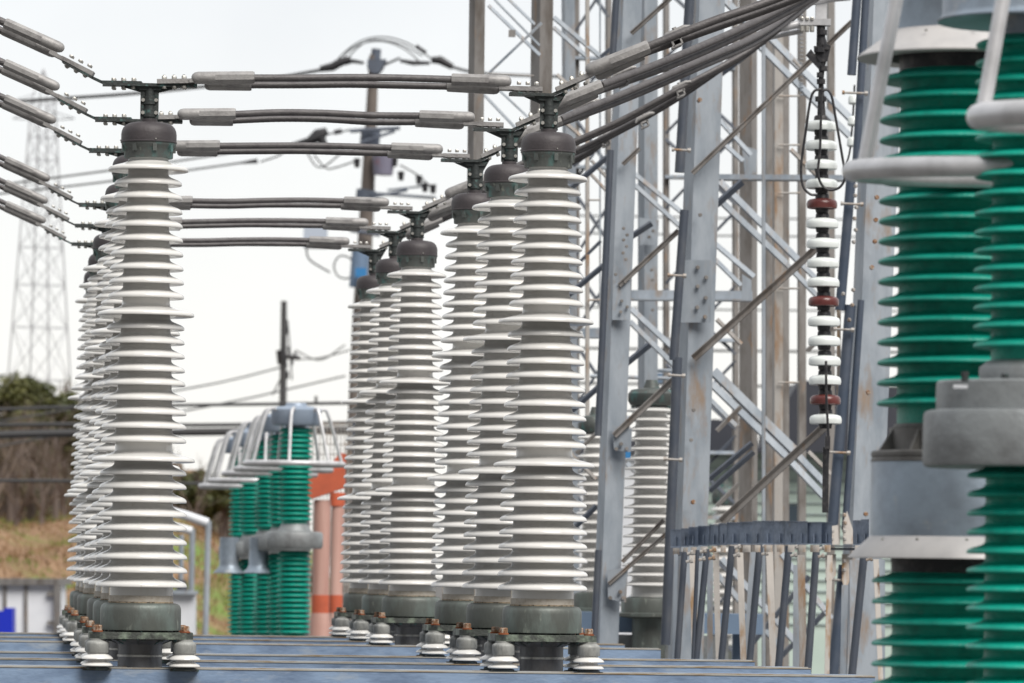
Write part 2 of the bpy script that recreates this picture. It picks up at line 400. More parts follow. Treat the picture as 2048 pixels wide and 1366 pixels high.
def clamp(delta, d, tongue, b1, b2, r, nb=3, name='compression_clamp', parent=None, tm=alu):
    T = lambda q, dd=0: P(q[0], q[1], d+dd) + delta
    m = MB(); a, b = T(tongue[0]), T(tongue[1])
    X, Yv, Z = barmesh(m, a, b, 9*U, 34*U)
    nose = T(b1[0], -.012)
    m.prism([b - Z*4.5*U - Yv*13*U, b + Z*4.5*U - Yv*13*U, nose + X*20*U + Z*2*U - Yv*6*U, nose + X*20*U - Z*8*U - Yv*6*U], Yv*26*U) if False else None
    barrel(m, T(b1[0], -.022), T(b1[1], -.022), r*U)
    barrel(m, T(b2[0], .03), T(b2[1], .03), r*U*.94)
    # web that ties tongue to the two barrels
    q0 = a if (a-nose).length > (b-nose).length else b
    e = b if q0 is a else a
    dirn = (e-q0).normalized()
    barmesh(m, e - dirn*4*U, e + dirn*26*U, 7*U, 40*U)
    c = m.done(name, tm, parent)
    for k in range(nb):
        q = q0 + (e-q0)*((k+.5)/nb*.86+.06)
        for s in (-.5, .5):
            m = MB()
            m.hexb(q + Z*4.5*U + Yv*s*18*U, Z, 4.8*U, 6.5*U); m.tube([q + Z*11*U + Yv*s*18*U, q + Z*13*U + Yv*s*18*U], 2.6*U, 8)
            m.hexb(q - Z*(9.5)*U + Yv*s*18*U, -Z, 4.6*U, 5*U)
            m.done('clamp_bolt', boltm, c)
def cable(pts, r, parent, name='stranded_cable', fine=True, n=14):
    m = MB(); c = crv(pts, n)
    if fine:
        L = sum((c[i+1]-c[i]).length for i in range(len(c)-1)); k = max(2, int(n*L/.012/len(c)))
        c = crv(pts, min(160, max(n, int(L/.010/(len(pts)-1)))))
        m.tube(c, r, 40, lobes=10, twist=28)
    else: m.tube(c, r, 14)
    return m.done(name, cablem, parent)
UL = U*HR[0]/HL[0]
zero = Vector()
for i in range(6):
    dR = RB[i]-RB[0]; dL = LB[i]-LB[0]
    fine = i < 3
    # --- jumper between the two rows
    root = thing('twin_jumper', f'{ordn[i]} twin cable jumper linking the left-hand and right-hand bushing tops', 'conductor', P(650, 160, 15.8)+(dR+dL)/2, 'twin cable jumpers between the bushing rows')
    clamp(dL, dL1, ((315, 164), (384, 163)), ((383, 156), (509, 155)), ((409, 169), (503, 170)), 12.5, parent=root)
    clamp(dR, d1, ((1085, 179.5), (1024, 177.5)), ((1023, 163), (903, 159)), ((1000, 178), (894, 172)), 12.5, parent=root)
    sag = [0, -4, -1, 2, -1, 1][i]; tilt = [0, 2, 0, 0, 0, 0][i]
    def J(px, py, dd, w): return P(px, py, (dL1*(1-w)+d1*w)+dd) + dL*(1-w) + dR*w
    cable([J(505,156,-.022,0), J(600,156+sag,-.022,.25), J(700,155+sag*.6+tilt*.3,-.022,.5), J(800,156+tilt,-.022,.75), J(906,159,-.022,1)], 7.2*U, root, fine=fine)
    cable([J(500,170,.03,0), J(600,170+sag,.03,.25), J(700,169+sag*.6+tilt*.3,.03,.5), J(800,171+tilt,.03,.75), J(898,173,.03,1)], 6.8*U, root, fine=fine)
    # --- incoming conductor from upper left
    root = thing('incoming_conductor', f'{ordn[i]} twin conductor coming down from the upper left onto a left-hand bushing', 'conductor', P(180, 140, dL1)+dL, 'conductors arriving from the upper left')
    m = MB(); pts = [(126, 124), (186, 156), (204, 164.5), (283, 166)]
    q = [P(x, y, dL1)+dL for x, y in pts]
    for a, b in zip(q, q[1:]): barmesh(m, a, b + (b-a).normalized()*1.2*U, 4.2*U, 34*U)
    m.done('connecting_strap', termm, root)
    clamp(dL, dL1, ((187, 149), (124, 117)), ((128, 99), (10, 46)), ((114, 109), (5, 60)), 11, parent=root, tm=alu)
    cable([P(12,47,dL1-.022)+dL, P(-60,12,dL1-.022)+dL, P(-200,-62,dL1-.022)+dL, P(-900,-440,dL1-.022)+dL], 7.4*U, root, fine=fine)
    cable([P(6,63,dL1+.03)+dL, P(-60,30,dL1+.03)+dL, P(-200,-44,dL1+.03)+dL, P(-900,-422,dL1+.03)+dL], 7*U, root, fine=fine)
    m = MB(); Zb = Vector((0,0,1))
    for px in (228, 247.5, 268):
        for s in (-9, 9):
            m = MB(); b = P(px, 164.5, dL1)+dL+Vector((0, s*U, 0)); m.hexb(b, Zb, 4.6*U, 8*U); m.tube([b, b-Zb*9.6*U], 2*U, 6); m.hexb(b-Zb*9.5*U, -Zb, 4.2*U, 5*U)
            m.done('strap_bolt', boltm, root)
# outgoing conductors: paths in picture pixels (row, upper cable)
outs = [
 ([(1108,190),(1183,152)], [(1176,137),(1300,92)], [(1300,92),(1420,40),(1540,-8),(1680,-70)], (1354,66)),
 None, None, None, None, None]
paths = {
 0: [(1296,93,15.9),(1420,44,15.9),(1540,2,15.95),(1680,-52,16.0)],
 1: [(1198,168,17.3),(1340,118,17.5),(1480,58,17.9),(1600,-2,18.3),(1700,-60,18.6)],
 2: [(1115,240,18.7),(1250,186,18.9),(1400,122,19.3),(1520,68,19.9),(1620,-4,20.6),(1680,-50,20.8)],
 3: [(985,330,21.2),(1150,282,21.2),(1250,236,21.2),(1360,176,21.2),(1480,112,21.3),(1535,72,21.4),(1600,20,21.5),(1660,-40,21.5)],
 4: [(930,366,22.5),(1150,302,22.4),(1260,248,22.2),(1360,190,22.0),(1450,128,21.8),(1533,68,21.6)],
 5: [(880,400,23.7),(1150,318,23.4),(1230,262,23),(1330,206,22.6),(1430,142,22.2),(1533,76,21.8)]}
for i in range(6):
    dR = RB[i]-RB[0]; k = HR[i]/HR[0]
    root = thing('outgoing_conductor', f'{ordn[i]} twin conductor climbing from a right-hand bushing top towards the steel tower', 'conductor', RB[i]+Vector((.1,0,1.7)), 'conductors climbing to the steel tower')
    clamp(dR, d1, ((1112, 180), (1182, 149)), ((1172, 143), (1298, 93)), ((1190, 152), (1285, 108)), 14, parent=root, tm=alu if i else alu)
    a = P(1296, 93, d1-.022)+dR; b = P(1280, 109, d1+.03)+dR
    pp = [P(*q) for q in paths[i]]
    # keep the measured path but start exactly at the barrel
    pts = [a] + [q for q in pp if q.x > a.x + .06]
    off = Vector((.0, .05, -.02 if i < 3 else -.008)); rr = 8.2 if i < 3 else 7.2
    cable([a]+[q for q in pts[1:]], rr*U, root, fine=i < 4)
    cable([b]+[q+off for q in pts[1:] if q.x > b.x+.08], (rr-.6)*U, root, fine=i < 4)
    # spacer
    sp = {0: (1354, 70, 15.9), 1: (1248, 150, 17.35), 2: (1168, 217, 18.75), 3: (1362, 176, 21.2), 4: (1290, 238, 22.1), 5: (1212, 276, 23.1)}[i]
    c = P(*sp); ax = (P(sp[0]+40, sp[1]-17, sp[2]) - c).normalized(); Yv = Vector((0,1,0)); Z = ax.cross(Yv).normalized()
    if Z.z < 0: Z = -Z
    m = MB(); R = Matrix((ax, Yv, Z)).transposed()
    m.tube([c-ax*.045, c-ax*.03+Z*.012, c+ax*.03+Z*.014, c+ax*.05+Z*.008], [.005,.009,.009,.006], 10)
    m.box(c+Vector((0,0.02,-.012)), .034, .07, .008, R)
    for s in (-1, 1): m.box(c+ax*s*.014+Vector((0,0.02,-.022)), .006, .07, .024, R)
    m.box(c+Vector((0,0.02,-.035)), .034, .07, .006, R)
    m.tube([c+Z*.01, c+Z*.026], .008, 6, smooth=False)
    m.done('cable_spacer', alu, root)

# ------------------------------------------------------------------ blue channel frames under the bushings
bl = P(-260, 1336, 15.47); br = P(1750, 1355, 15.83)
ax = (br-bl).normalized(); ax.z = 0; ax.normalize(); bk = Vector((-ax.y, ax.x, 0)); br.z = bl.z = (P(280,1340,15.55).z + P(1083,1341.5,15.77).z)/2
def channel(mb, a, b, back, h=.13, w=.06, t=.006, c=.004):
    dz = Vector((0,0,1))
    prof = [(c,0), (w,0), (w,-t), (t,-t), (t,-h+t), (w,-h+t), (w,-h), (c,-h), (0,-h+c), (0,-c)]
    mb.sweep(a, b, prof, back, dz)
frame0 = thing('channel_frame', '', 'steel frame', bl)
m = MB(); channel(m, bl, br, bk); m.done('front_channel', beamm, frame0)
m = MB(); channel(m, bl + bk*.35, br + bk*.35, -bk, h=.13); m.done('rear_channel', beamm, frame0)
m = MB(); m.prism([bl-bk*.002+Vector((0,0,-.002)), br-bk*.002+Vector((0,0,-.002)), br-bk*.002+Vector((0,0,.0016)), bl-bk*.002+Vector((0,0,.0016))], bk*.006)
m.prism([bl+bk*.052+Vector((0,0,.0002)), br+bk*.052+Vector((0,0,.0002)), br+bk*.052+Vector((0,0,.004)), bl+bk*.052+Vector((0,0,.004))], bk*.009)
m.done('flange_edge', beamin, frame0)
m = MB(); m.box(br - ax*.03 + bk*.175 + Vector((0,0,-.066)), .05, .225, .115, Matrix((ax, bk, Vector((0,0,1)))).transposed()); m.done('end_channel', beamm, frame0)
lab = ['nearest long blue-grey steel channel frame along the bottom edge', 'second blue-grey channel frame, just behind the nearest one', 'third blue-grey channel frame, its corner ending below the tower',
       'fourth blue-grey channel frame, under the first bushing of the rear trio', 'fifth blue-grey channel frame, under the middle bushing of the rear trio', 'farthest blue-grey channel frame, under the rearmost bushing']
for i in range(6):
    o = frame0 if i == 0 else copy_tree(frame0, RB[i]-RB[0])
    o['label'] = lab[i]; o['group'] = 'blue-grey channel frames under the bushings'
# two posts carrying the frames (below the picture)
for i, x in enumerate((-1.6, .9)):
    m = MB(); c = bl + ax*(1.45 if i == 0 else 2.7)
    m.box((c.x, c.y+.2, bl.z/2-.08), .15, .15, bl.z-.16); m.box((c.x, c.y+.2, .03), .4, .4, .06)
    tag(m.done('support_post', galv, None, (c.x, c.y+.2, 0)), ['square steel post under the left of the nearest frame', 'square steel post under the right of the nearest frame'][i], 'post')

# ------------------------------------------------------------------ lattice steelwork helpers
def Lbar(mb, a, b, d, wpx, rot=20, d2=None, flip=False, w2=1.0, t=.0035):
    """steel angle whose corner runs along a-b (pixels); flange of wpx faces the camera"""
    d2 = d2 or d
    p0, p1 = P(a[0], a[1], d), P(b[0], b[1], d2)
    ax = (p1-p0).normalized(); w = wpx*d/F
    back = Vector((0,1,0)); back = (back-ax*back.dot(ax)).normalized()
    side = back.cross(ax)
    if side.x < 0 or (abs(side.x) < .05 and side.z < 0): side = -side
    if flip: side = -side
    if rot == 'lip':                     # one flange hangs in view, the other juts out at the top towards the camera
        dn = side if side.z < 0 else -side
        w /= 1.45; q = back*.03
        mb.angle(p0-q, p1-q, w, t*d/24*1.4, (dn-back)*.707, (-dn-back)*.707, w); return
    r = math.radians(rot)
    e1 = side*math.cos(r) + back*math.sin(r); e2 = back*math.cos(r) - side*math.sin(r)
    mb.angle(p0, p1, w/max(.3, math.cos(r)), t*d/24*1.6, e1, e2, w*w2)
def bolts(mb, pts, d, r=4, n=(0.15,-1,0)):
    for x, y in pts:
        mb.hexb(P(x, y, d), n, r*d/F, r*1.2*d/F)
def plate(mb, pts, d, t=.008):
    mb.prism([P(x, y, d) for x, y in pts], (0, t, 0))
def post(name, a, b, d, wpx, m, depthpx=None, parent=None):
    """solid hollow section"""
    mb = MB(); p0, p1 = P(a[0], a[1], d), P(b[0], b[1], d); ax = (p1-p0).normalized()
    w = wpx*d/F; dp = (depthpx or wpx)*d/F; s = Vector((1,0,0)); s = (s-ax*s.dot(ax)).normalized(); bkv = ax.cross(s)
    mb.sweep(p0 - s*w/2, p1 - s*w/2, [(0,0), (w,0), (w,dp), (0,dp)], s, bkv if bkv.y > 0 else -bkv)
    return mb.done(name, m, parent)

# --- front tower
D = 24.0
tower = thing('lattice_tower', 'large grey bolted lattice tower behind the nearest right-hand bushing', 'steel tower', (P(1400,1300,D).x, D, 0))
def leg(name, a, b, d, w, m, parent, rot=20, w2=1.1):
    mb = MB(); Lbar(mb, a, b, d, w, rot, w2=w2); return mb.done(name, m, parent)
def ext(a, b, y):   # extend line to picture row y
    t = (y-a[1])/(b[1]-a[1]); return (a[0]+(b[0]-a[0])*t, y)
A0, A1 = (1247, 0), (1199, 1283)
C0, C1 = (1399, 0), (1356, 1290)
D0, D1 = (1748, 0), (1696, 1300)
GY = 1148.5+ZC*F/D   # picture row of the ground there
for a, b, w, rr in ((A0, A1, 38, 22), (C0, C1, 52, 21), (D0, D1, 62, 14)):
    o = leg('leg', ext(a, b, -250), ext(a, b, GY), D, w, galv, tower, rr, .95)
# cover tubes on the left of the legs
m = MB(); 
def tb(mb, a, b, d, rpx, seg=14): mb.tube([P(a[0], a[1], d), P(b[0], b[1], d)], rpx*d/F, seg)
for a, b, r in (((1236,-60),(1223,150),7), ((1221,300),(1196,872),7), ((1383,-60),(1359,345),10), ((1369,420),(1347,720),9), ((1355,715),(1331,1290),10), ((1197,1100),(1188,1290),7)):
    tb(m, a, b, D-.12, r)
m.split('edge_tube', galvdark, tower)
m = MB()
for a, b, r in (((1718,-60),(1703,150),9), ((1735,-60),(1712,330),8), ((1704,335),(1680,620),10), ((1701,610),(1664,1065),11), ((1688,1130),(1666,1350),11), ((1722,600),(1690,1060),7)):
    tb(m, a, b, D-.25, r)
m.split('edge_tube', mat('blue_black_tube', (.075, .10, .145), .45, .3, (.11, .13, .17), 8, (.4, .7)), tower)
# braces between the legs
def braces(lst, d, m, parent, name='brace', w=9, rot=12):
    for q in lst:
        a, b = q[0], q[1]; ww = q[2] if len(q) > 2 else w
        mb = MB(); Lbar(mb, a, b, d + (q[3] if len(q) > 3 else 0), ww, rot if len(q) < 5 else q[4], w2=.9); mb.done(name, m, parent)
braces([((1341,-2),(1262,69),10), ((1279,298),(1245,330),9), ((1357,462),(1238,572),11), ((1355,752),(1228,872),14), ((1327,1040),(1244,1124),9), ((1333,1067),(1217,1168),9),
        ((1703,45),(1384,348),11), ((1631,498),(1386,718),16), ((1650,852),(1442,1044),18)], D, galvwarm, tower, rot='lip')
braces([((1207,528),(1100,618),8), ((1220,306),(1110,400),8), ((1205,764),(1110,848),8), ((1192,1010),(1110,1090),8), ((1302,444),(1250,478),9), ((1298,687),(1235,738),9), ((1503,884),(1417,956),8), ((1506,902),(1417,980),8), ((1505,95),(1440,144),10), ((1483,361),(1431,407),10)], D+1.6, galvdark, tower, rot=30)
braces([((1112,150),(1172,205),6), ((1112,232),(1170,282),6), ((1174,342),(1222,394),5), ((1182,322),(1216,360),5), ((1112,700),(1172,640),6), ((1150,905),(1196,860),6), ((1112,880),(1190,960),6),
        ((1432,640),(1481,690),7), ((1432,860),(1480,812),7), ((1580,300),(1640,360),7), ((1612,700),(1668,650),7), ((1432,1010),(1476,965),7), ((1615,905),(1660,950),7), ((1585,120),(1600,135),5)], D+3, galvwarm, tower, rot=20)
# gusset plates and bolts
m = MB()
plate(m, [(1225,850),(1264,858),(1262,905),(1228,900)], D-.03); plate(m, [(1215,1140),(1256,1135),(1252,1205),(1216,1198)], D-.03)
plate(m, [(1226,568),(1262,560),(1258,640),(1224,640)], D-.03); plate(m, [(1362,520),(1425,520),(1421,645),(1360,645)], D-.035)
plate(m, [(1484,548),(1503,560),(1503,600),(1484,600)], D+1.2)
m.split('gusset_plate', galv, tower)
m = MB()
bolts(m, [(1247,457),(1254,470),(1247,480),(1253,493),(1246,506),(1252,519), (1231,549),(1250,564),(1243,602),(1241,624),(1254,614)], D-.04, 3.6)
bolts(m, [(1395,535),(1412,555),(1395,573),(1411,596),(1394,615),(1410,634)], D-.045, 4.6)
bolts(m, [(1397,202),(1400,430),(1387,820),(1385,1005),(1382,880),(1242,888),(1232,898),(1253,898),(1240,1184),(1220,1196),(1246,1196)], D-.04, 4.2)
m.split('leg_bolt', galvwarm, tower)
m = MB()
bolts(m, [(1753,395),(1751,440),(1749,483),(1743,535),(1736,785),(1731,1028),(1712,1321),(1399,200),(1386,1004)], D-.07, 5)
m.split('rusty_bolt', rustbolt, tower)
# step bolts sticking out to the left
m = MB()
for x0, x1, y in ((1337,1371,551), (1686,1734,186), (1338,1369,751), (1329,1363,919), (1683,1725,408), (1669,1707,659), (1655,1699,905), (1652,1694,1160), (1345,1380,300)):
    a, b = P(x0, y-1, D-.3), P(x1, y+1, D-.3); m.tube([a, b], 2.4*D/F, 8); m.tube([a-Vector((.004,0,0)), a+Vector((.008,0,0))], 4.2*D/F, 8); m.tube([b-Vector((.012,0,0)), b+Vector((.004,0,0))], 5*D/F, 6)
m.split('step_bolt', galvrust, tower)
# splice plates with bolt rows by the right-hand leg
m = MB()
plate(m, [(1664,1052),(1676,1050),(1678,1088),(1660,1090)], D-.32); plate(m, [(1686,1045),(1694,1022),(1706,1060),(1706,1088),(1686,1088)], D-.32)
plate(m, [(1650,1110),(1672,1108),(1672,1150),(1660,1165),(1652,1160)], D-.32); plate(m, [(1684,1108),(1706,1108),(1704,1150),(1690,1184),(1684,1160)], D-.32)
plate(m, [(1674,600),(1682,600),(1680,1090),(1672,1090)], D-.2)
m.split('splice_plate', rustflat, tower)
m = MB()
bolts(m, [(1666,1062),(1665,1078),(1690,1030),(1692,1046),(1690,1062),(1691,1078),(1662,1122),(1664,1140),(1690,1122),(1690,1140)], D-.33, 4.2, (-.8,-.6,0))
bolts(m, [(1713,372),(1712,391),(1714,415),(1711,437),(1713,460),(1709,484),(1708,580),(1706,610),(1700,640),(1688,588)], D-.36, 4.2, (-.8,-.6,0))
m.split('splice_bolt', galvrust, tower)
m = MB()
m.box(P(1678,1098,D-.35), 86*D/F, .05, 5*D/F); m.box(P(1678,1092,D-.35), 90*D/F, .08, 2.5*D/F)
m.box(P(1378,1108,D-.35), 50*D/F, .05, 8*D/F)
m.split('bracket', galvdark, tower)
m = MB(); m.box(P(1256,910,D-.06), 10*D/F, .02, 12*D/F); m.done('blue_tag', cyanm, tower)

# --- middle tower (pale braces, rear legs)
D2 = 30.0
rear = thing('lattice_tower', 'second lattice tower farther back, seen through the legs of the front one', 'steel tower', (P(1400,1300,D2).x, D2, 0))
GY2 = 1148.5+ZC*F/D2
leg('leg', (1289,-250), (1289, GY2), D2, 27, galv, rear, 25)
leg('leg', (1503,-250), (1505, GY2), D2, 12, galvwarm, rear, 62, 2.3)
braces([((1105,36),(1200,116),8), ((1105,56),(1175,118),7), ((1267,350),(1362,427),8), ((1267,372),(1360,456),8), ((1259,620),(1342,697),10), ((1257,645),(1354,741),9),
        ((1251,929),(1334,1003),9), ((1269,908),(1337,980),11), ((1253,1197),(1330,1283),12), ((1238,1206),(1326,1303),9),
        ((1437,-6),(1500,56),12), ((1539,80),(1700,242),12), ((1511,89),(1697,275),11), ((1437,242),(1500,312),8), ((1433,278),(1484,324),8),
        ((1436,366),(1592,522),12), ((1592,522),(1640,570),9), ((1436,402),(1570,530),11), ((1570,530),(1640,602),9), ((1428,490),(1506,556),9), ((1428,521),(1480,573),8),
        ((1422,747),(1592,914),17), ((1592,914),(1650,974),12), ((1419,770),(1567,914),13), ((1567,914),(1648,1000),12), ((1419,802),(1470,854),8),
        ((1560,1110),(1660,1240),10), ((1440,1120),(1590,1290),11), ((1430,1150),(1560,1300),10)], D2-2, galv, rear, rot=14)
braces([((1197,113),(1238,80),7), ((1145,330),(1218,270),6), ((1200,480),(1150,530),6), ((1616,1150),(1480,1310),9), ((1650,1220),(1560,1310),9)], D2-2, galvdark, rear)
def hbeam(a, b, d, hpx, parent, m=galv):
    mb = MB(); p0, p1 = P(*a, d), P(*b, d); h = hpx*d/F
    axx = (p1-p0).normalized(); mb.sweep(p0, p1, [(0,0), (.03,0), (.03,-h*.25), (.006,-h*.25), (.006,-h), (0,-h)], Vector((0,1,0)), axx.cross(Vector((0,1,0))) if axx.cross(Vector((0,1,0))).z > 0 else -axx.cross(Vector((0,1,0))))
    mb.sweep(p0+Vector((0,-.05,-h)), p1+Vector((0,-.05,-h)), [(0,0), (.12,0), (.12,-h*.22), (0,-h*.22)], Vector((0,1,0)), Vector((0,0,1)))
    return mb.done('horizontal_strut', m, parent)
hbeam((1262,580), (1505,582), D2-1.5, 17, rear); hbeam((1433,348), (1705,350), D2-1.5, 10, rear); hbeam((1165,658), (1212,658), D2-1.5, 15, rear)
m = MB(); plate(m, [(1278,435),(1318,440),(1315,490),(1280,490)], D2-.06); plate(m, [(1484,290),(1515,300),(1512,345),(1490,352)], D2-.3); m.split('gusset_plate', galv, rear)
m = MB(); bolts(m, [(1300,448),(1306,462),(1298,474),(1303,540),(1305,560),(1303,590),(1305,620)], D2-.1, 3.6); m.split('leg_bolt', galvwarm, rear)

back_ = thing('lattice_tower', 'third lattice tower, faintest, far behind the other two', 'steel tower', (P(1300,1300,38).x, 38, 0))
for x0_, x1_ in ((1150,1150),(1212,1215),(1330,1330),(1470,1468)):
    leg('leg', (x1_,-250), (x0_, 1148.5+ZC*F/38), 38, 9, galvwarm, back_, 25)
bl_ = []
for y in range(-60, 1200, 150):
    bl_ += [((1150,y),(1215,y+95),6), ((1215,y+20),(1150,y+120),5), ((1330,y+40),(1470,y+170),6), ((1470,y+30),(1330,y+175),5)]
braces(bl_, 38, galvdark, back_, w=6)
for y in (112, 330, 655, 880, 1010): hbeam((1150,y), (1215,y+1), 38, 6, back_); hbeam((1330,y+20), (1470,y+22), 38, 6, back_)
# separate upright columns
def upright(label, x0, x1, w, d, m, rungs=None, ytop=-250, w2=1.3, rot=55, name='steel_column', xt=None):
    t = thing(name, label, 'steel column', (P(x0, 1000, d).x, d, 0), 'upright columns in the switchyard steelwork')
    gy = 1148.5+ZC*F/d
    mb = MB(); Lbar(mb, (x1, ytop), (x0, gy), d, w, rot, w2=w2); mb.done('upright', m, t)
    if rungs:
        mb = MB()
        for y, xe in rungs: mb.tube([P(x0+w*.5, y, d-.02), P(xe, y, d-.02)], 2*d/F, 8)
        mb.split('step_rung', galvrust, t)
    return t
upright('dark blue-grey upright column left of the brown rusty one', 1483, 1482, 22, 32, galvdark, rot=5)
upright('slim pale column touching the dark upright column', 1525, 1525, 6, 27.5, galv, rot=10)
upright('grey-green upright column beside the brown rusty column', 1533, 1533, 13, 31, galvwarm, rot=10)
upright('brown rusty upright column in the middle of the steelwork', 1548, 1550, 17, 29, galvrust, rungs=[(192,1600),(290,1600),(386,1600),(577,1598),(765,1598)], rot=10)
upright('grey column pressed against the right of the rusty column', 1566, 1567, 12, 30, galvwarm, rot=10)
upright('narrow grey column just left of the hanging disc string', 1598, 1599, 14, 31, galvwarm, rot=10)
t = upright('short grey column above the disc string', 1657, 1657, 13, 33, galvwarm, rot=10)
upright('weathered brown-edged post farthest left in the steelwork', 925, 953, 20, 26, galvwarm, rot=28)
t = upright('tall two-tone column behind the terminal of the nearest right-hand bushing', 1052, 1084, 26, 27, galvwarm, rot=32)
upright('blue-grey column behind the nearest right-hand bushing', 1145, 1128, 20, 31, galv, rot=15)
upright('thin dark rusty post between the bushing and the tower leg', 1172, 1172, 7, 28, galvrust, rungs=[(400,1200),(600,1200),(200,1200)], rot=10)
upright('thinnest pale rod beside the dark rusty post', 1199, 1199, 3, 29, galv, rot=10)
xb = thing('cross_bracing', 'thin pale cross bracing between the two leftmost columns', 'bracing', (P(1020,100,27).x, 27, P(1020,100,27).z))
braces([((975,12),(1078,112),6), ((988,0),(1078,92),4), ((975,146),(1082,44),5), ((966,190),(1040,268),5), ((975,-40),(1068,50),5), ((985,170),(1060,240),4)], 26.8, galv, xb)
xb['label'] = 'thin pale cross bracing between the two leftmost columns'
m = MB(); m.box(P(1024,67,26.7), 14*26.7/F, .02, 14*26.7/F); m.done('joint_plate', galvwarm, xb)
m = MB(); p = [P(975,147,26.8), P(1068,152,26.8)]; m.tube(p, 2*26.8/F, 8); m.done('tie_rod', galvwarm, xb)

# --- curved ring girder with leaning struts
DG = 21.0
gird = thing('curved_girder', 'curved stepped steel girder on leaning dark struts and rust-streaked plates', 'girder', P(1540, 1330, DG))
xs = [1341,1362,1377,1396,1419,1437,1454,1480,1505,1523,1549,1571,1592,1615,1643,1664]
tops = [1060,1058,1055,1053,1050,1048,1046,1045,1043,1043,1043,1043.5,1044,1045,1045.5]
def panels(xs, tops, botf):
    for i in range(len(xs)-1):
        u = (xs[i]-1341)/320; d = DG + .55*math.cos(u*PI) + 0.0
        da = d + .03; db = d - .05
        mb = MB(); yt = tops[i]; yb = botf(xs[i])
        a0, b0 = P(xs[i], yt, da), P(xs[i+1], yt, db); a1, b1 = P(xs[i], yb, da), P(xs[i+1], yb, db)
        mb.prism([a0, b0, b1, a1], (0, .006, 0))
        mb.prism([P(xs[i],yt-1.5,da), P(xs[i+1],yt-1.5,db), P(xs[i+1],yt-.2,db), P(xs[i],yt-.2,da)], (0, -.012, 0))
        m1 = mb.done('girder_segment', bluedark, gird)
        mb = MB(); xm = xs[i]+ (xs[i+1]-xs[i])*.45
        mb.box((P(xm, yb-11, (da+db)/2-.006)), 1.2*DG/F, .010, 18*DG/F); mb.box(P((xs[i]+xs[i+1])/2, yb+1.2, (da+db)/2-.01), (xs[i+1]-xs[i])*DG/F*.98, .05, 2*DG/F)
        mb.done('stiffener', bluedark, m1)
        mb = MB(); mb.box(P(xm+2, yb+10, (da+db)/2+.04), (xs[i+1]-xs[i])*.62*DG/F, .01, 14*DG/F); mb.done('seat_plate', rustflat, m1)
bluedark = mat('dark_blue_zinc', (.22, .27, .36), .45, .2, (.12, .155, .21), 16, (.42, .66), bump=.15, col3=(.28, .25, .23), scale3=30, mix3=(.64, .78))
panels(xs, tops, lambda x: 1093-(min(x,1454)-1341)*.053)
panels([1706,1722,1738], [1042,1040], lambda x: 1088)
ty = [((1369,1104),(1354,1325),6.5), ((1414,1098),(1392,1325),6.5), ((1464,1092),(1442,1330),7), ((1520,1089),(1498,1335),7.2), ((1578,1092),(1556,1345),7.5), ((1633,1094),(1615,1350),7.5), ((1729,1100),(1702,1370),8), ((1395,1100),(1386,1325),4)]
for k, (a, b, r) in enumerate(ty):
    mb = MB(); tb(mb, a, ext(a, b, 1450), DG+.1, r, 16); st = mb.done('strut', galvdark, gird)
    mb = MB()
    for j in range(2):
        q = (a[0]+14-j*2, a[1]+2+j*16); mb.tube([P(q[0]-9,q[1]+2,DG), P(q[0]+3,q[1]-1,DG)], 3*DG/F, 6, smooth=False); mb.tube([P(q[0]-1,q[1],DG), P(q[0]+4,q[1]-1.3,DG)], 5*DG/F, 6, smooth=False)
    mb.done('strut_bolt', galvrust, st)
for a, b, w, mt in (((1386,1110),(1390,1320),14,rustflat), ((1432,1105),(1437,1320),12,rustflat), ((1480,1105),(1487,1325),13,rustflat), ((1539,1103),(1547,1340),14,rustflat), ((1602,1110),(1607,1345),15,galvrust), ((1660,1110),(1654,1345),11,rustflat), ((1752,1118),(1762,1366),11,rustflat),
                 ((1420,1120),(1420,1320),12,galv), ((1506,1104),(1492,1330),12,galv), ((1594,1130),(1592,1340),14,galv), ((1352,1108),(1348,1320),8,galv), ((1690,1170),(1686,1350),13,galv)):
    mb = MB(); b = ext(a, b, 1450); d = DG+.32 if mt is not galv else DG+.5
    mb.prism([P(a[0]-w/2, a[1], d), P(a[0]+w/2, a[1], d), P(b[0]+w*.42, b[1], d), P(b[0]-w*.42, b[1], d)], (0, .008, 0)); mb.done('strut_plate', mt, gird)
m = MB(); q_ = P(1540,1450,DG+.3); m.box((q_.x, q_.y, q_.z-.03), 1.0, .8, .05); m.done('base_ring_plate', galv, gird)
for sx in (-.42, 0, .42):
    m = MB(); m.box((q_.x+sx, q_.y, (q_.z-.06)/2), .1, .1, q_.z-.06); m.done('support_leg', galv, gird)
post('base_cabinet_side', (1735,1120), (1735,1380), DG+1.6, 70, galv, 20, gird).name = 'side_plate'

# ------------------------------------------------------------------ hanging disc string
DS = 21.5
sroot = thing('disc_insulator_string', 'long hanging string of white and brown insulator discs', 'insulator string', P(1645, 215, DS))
k = DS/F
def axis_x(y): return 1641.5 + (y-252)*.0165
ys = [252,291,330,368,408,447,487,526,565,603,643,682,722,761,800,839]
for j, y in enumerate(ys):
    c = P(axis_x(y), y, DS)
    br_ = j in (4, 9, 14)
    r = 31 if br_ else 32.5
    mb = MB(); mb.lathe([(x*k, z*k) for x, z in ((12, 12), (16, 10.5), (25, 9), (r-2.5, 6.5), (r-.6, 3), (r, -2), (r-.8, -8), (r-4, -9.5), (24, -7), (14, -6), (12, -8))], 40, c)
    dsk = mb.done('insulator_disc', brownporc if br_ else glassy, sroot)
    mb = MB(); mb.lathe([(x*k, z*k) for x, z in ((0, 21), (11, 21), (13.5, 18), (14, 11), (14, 9)) ], 24, c); mb.lathe([(x*k, z*k) for x, z in ((13, -6), (13.5, -10), (12, -18), (0, -18))], 24, c)
    mb.split('disc_cap', blackm, dsk)
mb = MB()
